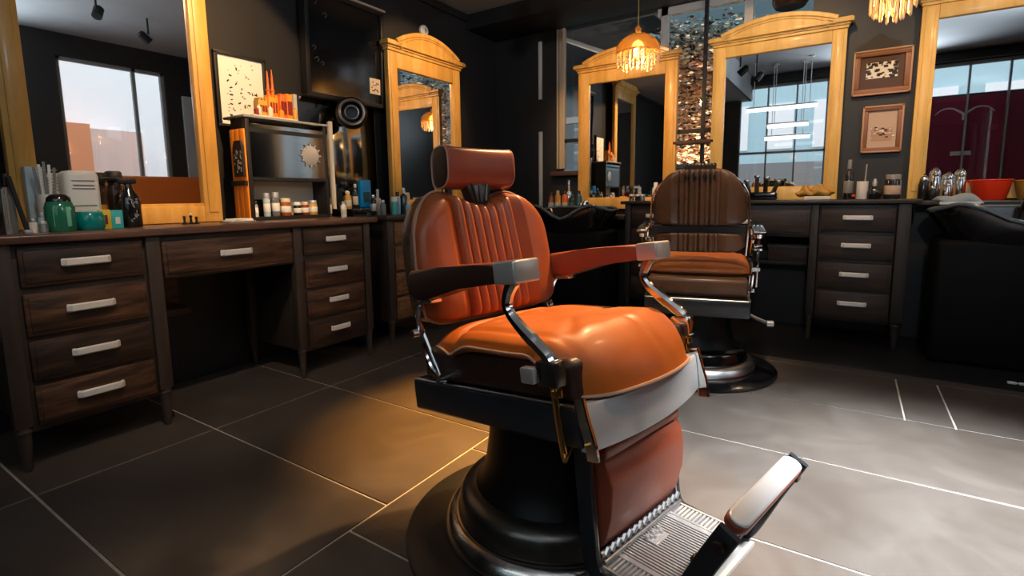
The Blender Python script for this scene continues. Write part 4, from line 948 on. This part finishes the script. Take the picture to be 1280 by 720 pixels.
for k,x in enumerate((-1.49,-1.44,-1.40)):
    bottle('tin',['small chrome tin leftmost on the back desk edge','small dark tin in the middle of three on the back desk edge','small chrome tin rightmost of three on the back desk edge'][k],'tin',(x,4.10,Z3),[(0,0),(.020,0),(.021,.003),(.021,.038),(0,.038)],['chrome','dark bottle','steel'][k],cap_prof(.022,.037,.052),'silver print')
# right ledge: bowls, chrome jars, towel
def bowl(label,loc,r,h,m_):
    t=thing('mixing_bowl',label,'bowl',loc); bm=NB(); lathe(bm,[(0,0),(r*.72,0),(r*.76,.006),(r,h),(r*.97,h+.003),(r*.93,h-.002),(r*.7,.012),(0,.012)],seg=40); obj('bowl',bm,m_,t,ang=50)
    bm=NB(); lathe(bm,[(r*.98,h-.006),(r*1.02,h-.002),(r*1.01,h+.004),(r*.97,h+.004),(r*.98,h-.006)],seg=40,caps=False); obj('rim',bm,m_,t)
bowl('bright red tapered plastic bowl on the right ledge',(.722,4.34,.943),.100,.122,'red plastic')
bowl('mustard tapered plastic bowl beside the red bowl at the right edge',(.925,4.345,.943),.098,.115,'mustard plastic')
r=random.Random(21)
names=['left rear','left front','centre rear','centre front','right rear','right front']
CH=[(.385,4.33,.028,.17,'dark bottle','black flask with chrome cap leftmost in the chrome cluster'),(.445,4.34,.028,.21,'chrome','tall chrome canister behind the black flask in the chrome cluster'),(.428,4.282,.020,.10,'dark bottle','short black jar with chrome lid in front of the tall canister'),(.510,4.34,.028,.18,'chrome','chrome canister in the middle rear of the cluster'),(.500,4.284,.022,.12,'chrome','short chrome canister in the middle front of the cluster'),(.570,4.325,.024,.20,'chrome','tallest round topped chrome canister near the red bowl')]
for x,y,rr_,h,m_,lb in CH:
    x=x+.01
    t=bottle('chrome_canister',lb,'canister',(x,y,.943),[(0,0),(rr_*.9,0),(rr_,.006),(rr_,h*.6),(rr_*.9,h*.64),(rr_*.9,h*.68),(rr_*.75,h*.74),(0,h*.74)],m_,[(0,h*.73),(rr_*.85,h*.73),(rr_*.9,h*.8),(rr_*.6,h*.92),(rr_*.2,h*.95),(rr_*.25,h),(0,h)],'chrome')
t=thing('rolled_towel','grey blue towel draped on the rim of the right basin','towel',(.52,3.93,.905)); bm=NB()
pillow(bm,lambda a,b:(Vector((a*.10+.01*sin(b*5),(b-.5)*.16,.036+.010*sin(a*5))),Vector((0,0,1))),lambda a,b:.038*max(0,(1-a**4))*(1-abs(2*b-1)**6),lambda a,b:.030*max(0,(1-a**4)*(1-abs(2*b-1)**6)),26,14); obj('towel_roll',bm,'towel',t,ang=80)
bm=NB(); box(bm,-.09,.09,-.084,-.079,.02,.036,bev=.002); obj('hem',bm,'paper white',t)
t=thing('hair_clip','small white twin clip dropped on the dark mat at right','clip',(.78,3.58,.005)); bm=NB(); box(bm,-.04,-.004,-.008,.008,0,.012,bev=.003); box(bm,.004,.04,-.008,.008,0,.012,bev=.003); obj('clip_arms',bm,'white plastic',t); bm=NB(); rod(bm,(-.006,0,.007),(.006,0,.007),.003); obj('spring',bm,'steel',t)
# waiting sofa seen in the left mirror
t=thing('waiting_sofa','orange leather high backed two seat sofa reflected in the large left mirror','sofa',(1.72,3.20,0),radians(90))
bm=NB(); box(bm,-.75,.75,-.40,.35,.10,.40,bev=.04,seg=3); obj('base',bm,'deep orange',t)
for k in (-1,1):
    bm=NB(); box(bm,-.36+.37*k,.36+.37*k,-.38,.30,.40,.52,bev=.04,seg=3); 
    obj('seat_cushion',bm,'deep orange',t)
    bm=NB(); box(bm,-.14+.82*k,.14+.82*k,-.40,.38,.08,.66,bev=.06,seg=3); obj('armrest',bm,'deep orange',t)
bm=NB(); box(bm,-.75,.75,-.50,-.32,.1,1.34,bev=.06,seg=3); obj('backrest',bm,'deep orange',t)
for x in (-.7,.7):
    for y in (-.35,.3):
        bm=NB(); lathe(bm,[(0,0),(.02,0),(.028,.1),(0,.1)],c=(x,y,0),seg=12); obj('leg',bm,'black',t)

# ------------------------------------------------------------------ light
def area(name,loc,rot,sx,sy,e,col,spread=180):
    l=D.lights.new(name,'AREA'); l.shape='RECTANGLE'; l.size=sx; l.size_y=sy; l.energy=e; l.color=col; l.spread=radians(spread)
    o=D.objects.new(name,l); C.objects.link(o); o.location=loc; o.rotation_euler=rot; return o
def spot(name,loc,target,e,ang,blend,col,r=.03):
    "ceiling spotlight: modelled housing plus the lamp in it"
    d=(Vector(target)-Vector(loc)).normalized(); q=d.to_track_quat('-Z','Y')
    t=thing('ceiling_spotlight',name,'spotlight',loc)
    bm=NB(); Tq=q.to_matrix().to_4x4(); lathe(bm,[(.040,-.01),(.045,-.01),(.045,.10),(.03,.12),(0,.12)],seg=20,T=Tq)
    obj('housing',bm,'black',t); bm=NB(); zt=(ZC if loc[0]<-1.62 else ZH)-loc[2]; rod(bm,(0,0,.08),(0,0,zt),.010); obj('stem',bm,'black',t)
    l=D.lights.new('spot_lamp','SPOT'); l.energy=e; l.spot_size=radians(ang); l.spot_blend=blend; l.color=col; l.shadow_soft_size=r
    o=D.objects.new('spot_lamp',l); C.objects.link(o); o.parent=t; o.rotation_mode='QUATERNION'; o.rotation_quaternion=q; o.location=d*.015
    return t
WARM=(1,.60,.28)
spot('black ceiling spotlight aimed down at the tan chair from behind it',(-.80,2.55,2.58),(-.72,1.45,.4),400,36,.6,WARM)
spot('black ceiling spotlight aimed at the seat cushion of the tan chair',(.55,2.3,2.85),(-.60,1.30,.62),85,26,.8,WARM)
spot('black ceiling spotlight throwing an amber pool on the floor left of the chair',(-1.25,3.25,2.55),(-1.33,1.90,0),1600,31,.9,(1,.46,.10))
spot('black ceiling spotlight washing the left mirror and wall',(-1.75,1.45,2.5),(-3.0,1.60,1.6),170,58,.25,WARM)
spot('black ceiling spotlight washing the gabled mirror',(-1.8,3.0,2.5),(-3.0,3.2,1.8),90,56,.35,WARM)
spot('black ceiling spotlight washing the back mirrors left part',(-1.7,3.0,2.5),(-1.7,4.4,1.6),90,56,.5,WARM)
spot('black ceiling spotlight washing the arched mirror',(-.3,2.9,2.8),(-.45,4.4,1.5),100,66,.6,WARM)
spot('black ceiling spotlight washing the right edge mirror',(.9,2.9,2.8),(.75,4.4,1.5),80,60,.6,WARM)
spot('black ceiling spotlight raking the drawers of the rustic desk',(-1.2,.6,2.58),(-2.5,1.2,.62),75,44,.8,(1,.74,.5))
spot('black ceiling spotlight aimed at the brown chair backrest',(-.35,1.9,2.9),(-.64,2.8,.95),150,26,.8,(1,.7,.42))
spot('added cool spotlight brightening the floor right of the chair',(1.35,1.5,2.9),(.38,1.90,0),3400,43,1.0,(.86,.93,1),.10)  # spot added in place of daylight on the right floor
spot('added spotlight brightening the glass display cabinet',(-1.25,1.55,2.5),(-2.85,1.98,1.08),70,30,.6,(1,.74,.48))  # lamp added to lighten the cabinet shelf
def uplight(label,loc,target,e):  # cool uplights added to brighten the ceiling
    d=(Vector(target)-Vector(loc)).normalized(); q=d.to_track_quat('-Z','Y')
    t=thing('added_uplight',label,'uplight',loc)
    bm=NB(); lathe(bm,[(.02,-.06),(.07,.0),(.074,.0),(.03,-.075),(0,-.08)],seg=24); box(bm,-.02,.02,-.02,.02,-.08,-.05); obj('shade',bm,'steel',t)
    l=D.lights.new('added_uplight_lamp','SPOT'); l.energy=e; l.spot_size=radians(140); l.spot_blend=1; l.color=(.80,.90,1); l.shadow_soft_size=.05
    o=D.objects.new('added_uplight_lamp',l); C.objects.link(o); o.parent=t; o.rotation_mode='QUATERNION'; o.rotation_quaternion=q; o.location=(0,0,.02)
uplight('added steel fill uplight with cool lamp on the right wall',(2.15,1.2,2.2),(1.2,1.3,3.05),230)
uplight('added steel fill uplight with cool lamp above the front shop window',(.3,-1.38,2.55),(.4,.2,3.05),300)
for k,(y,z,x0,x1) in enumerate(((-.5,2.32,-1.48,-.50),(-.75,2.08,-1.2,-.62),(-.90,1.90,-1.25,-.60))):
    t=thing('ceiling_tube_light',['long lit white tube lamp hanging near the front window, highest of three','short lit white tube lamp in the middle of three near the front window','short lit white tube lamp lowest of three near the front window'][k],'tube light',(0,y,z))
    bm=NB(); rod(bm,(x0,0,0),(x1,0,0),.028); obj('tube',bm,'tube',t); bm=NB(); box(bm,x0,x1,-.02,.02,.030,.050,bev=.003)
    for x in (x0+.1,x1-.1): rod(bm,(x,0,.04),(x,0,ZH-z),.005); box(bm,x-.03,x+.03,-.03,.03,ZH-z-.015,ZH-z,bev=.003)
    obj('fitting',bm,'white metal',t)
def portal(loc,rot,sx,sy):
    l=D.lights.new('window_portal','AREA'); l.shape='RECTANGLE'; l.size=sx; l.size_y=sy; l.cycles.is_portal=True
    o=D.objects.new('window_portal',l); C.objects.link(o); o.location=loc; o.rotation_euler=rot
portal((XR+.12,3.05,1.99),(0,radians(90),0),1.6,1.2)
portal((.2,YF-.12,1.96),(radians(90),0,0),3.9,1.85)
w=D.worlds.new('sky'); bpy.context.scene.world=w; w.use_nodes=True
nt=w.node_tree; bg=nt.nodes['Background']; bg.inputs['Color'].default_value=(.88,.94,1,1); bg.inputs['Strength'].default_value=2.1

# ------------------------------------------------------------------ camera
cam=D.cameras.new('camera'); co=D.objects.new('camera',cam); C.objects.link(co)
cam.sensor_width=36; cam.lens=645.3/1280*36; cam.shift_x=(640-635.4)/1280; cam.shift_y=-(360-329.8)/1280; cam.clip_start=.02
y_,p_,r_=radians(33.3946),radians(-7.3835),radians(.7424)
Mx=Matrix.Rotation(y_,3,'Z')@Matrix.Rotation(p_,3,'X')@Matrix.Rotation(r_,3,'Y')@Matrix.Rotation(pi/2,3,'X')
co.location=(0,0,1.0); co.rotation_euler=Mx.to_euler()
S=bpy.context.scene; S.camera=co
S.view_settings.view_transform='Standard'; S.view_settings.look='None'; S.view_settings.gamma=1; S.view_settings.exposure=0; S.view_settings.use_curve_mapping=False

GR={'ceiling_tube_light':'lit tube lamps near the front window','added_uplight':'added steel fill uplights','barber_chair':'vintage barber chairs','dressing_desk':'wooden dressing desks along the walls','wall_mirror':'wall mirrors above the stations','framed_picture':'small framed pictures on the black back wall','pendant_lamp':'lit pendant lamps before the back wall','ceiling_spotlight':'black ceiling spotlights','shampoo_basin':'black shampoo basins','wall_ledge':'dark wall ledges behind the basins','small_jar':'small jars at the left end of the rustic desk','cabinet_jar':'jars on the cabinet lower shelf','product_bottle':'product bottles on the desks and side shelf','shampoo_bottle':'shampoo bottles behind the left basin','chrome_canister':'chrome canister cluster beside the red bowl','mixing_bowl':'plastic mixing bowls on the right ledge','tin':'small tins on the back desk edge','chess_piece':'tiny figurines at the mirror base','spray_bottle':'spray bottles on the rustic desk'}
for o in list(D.objects):
    if o.parent is None and o.get('label'):
        k=o.name.split('.')[0]
        if k in GR: o['group']=GR[k]
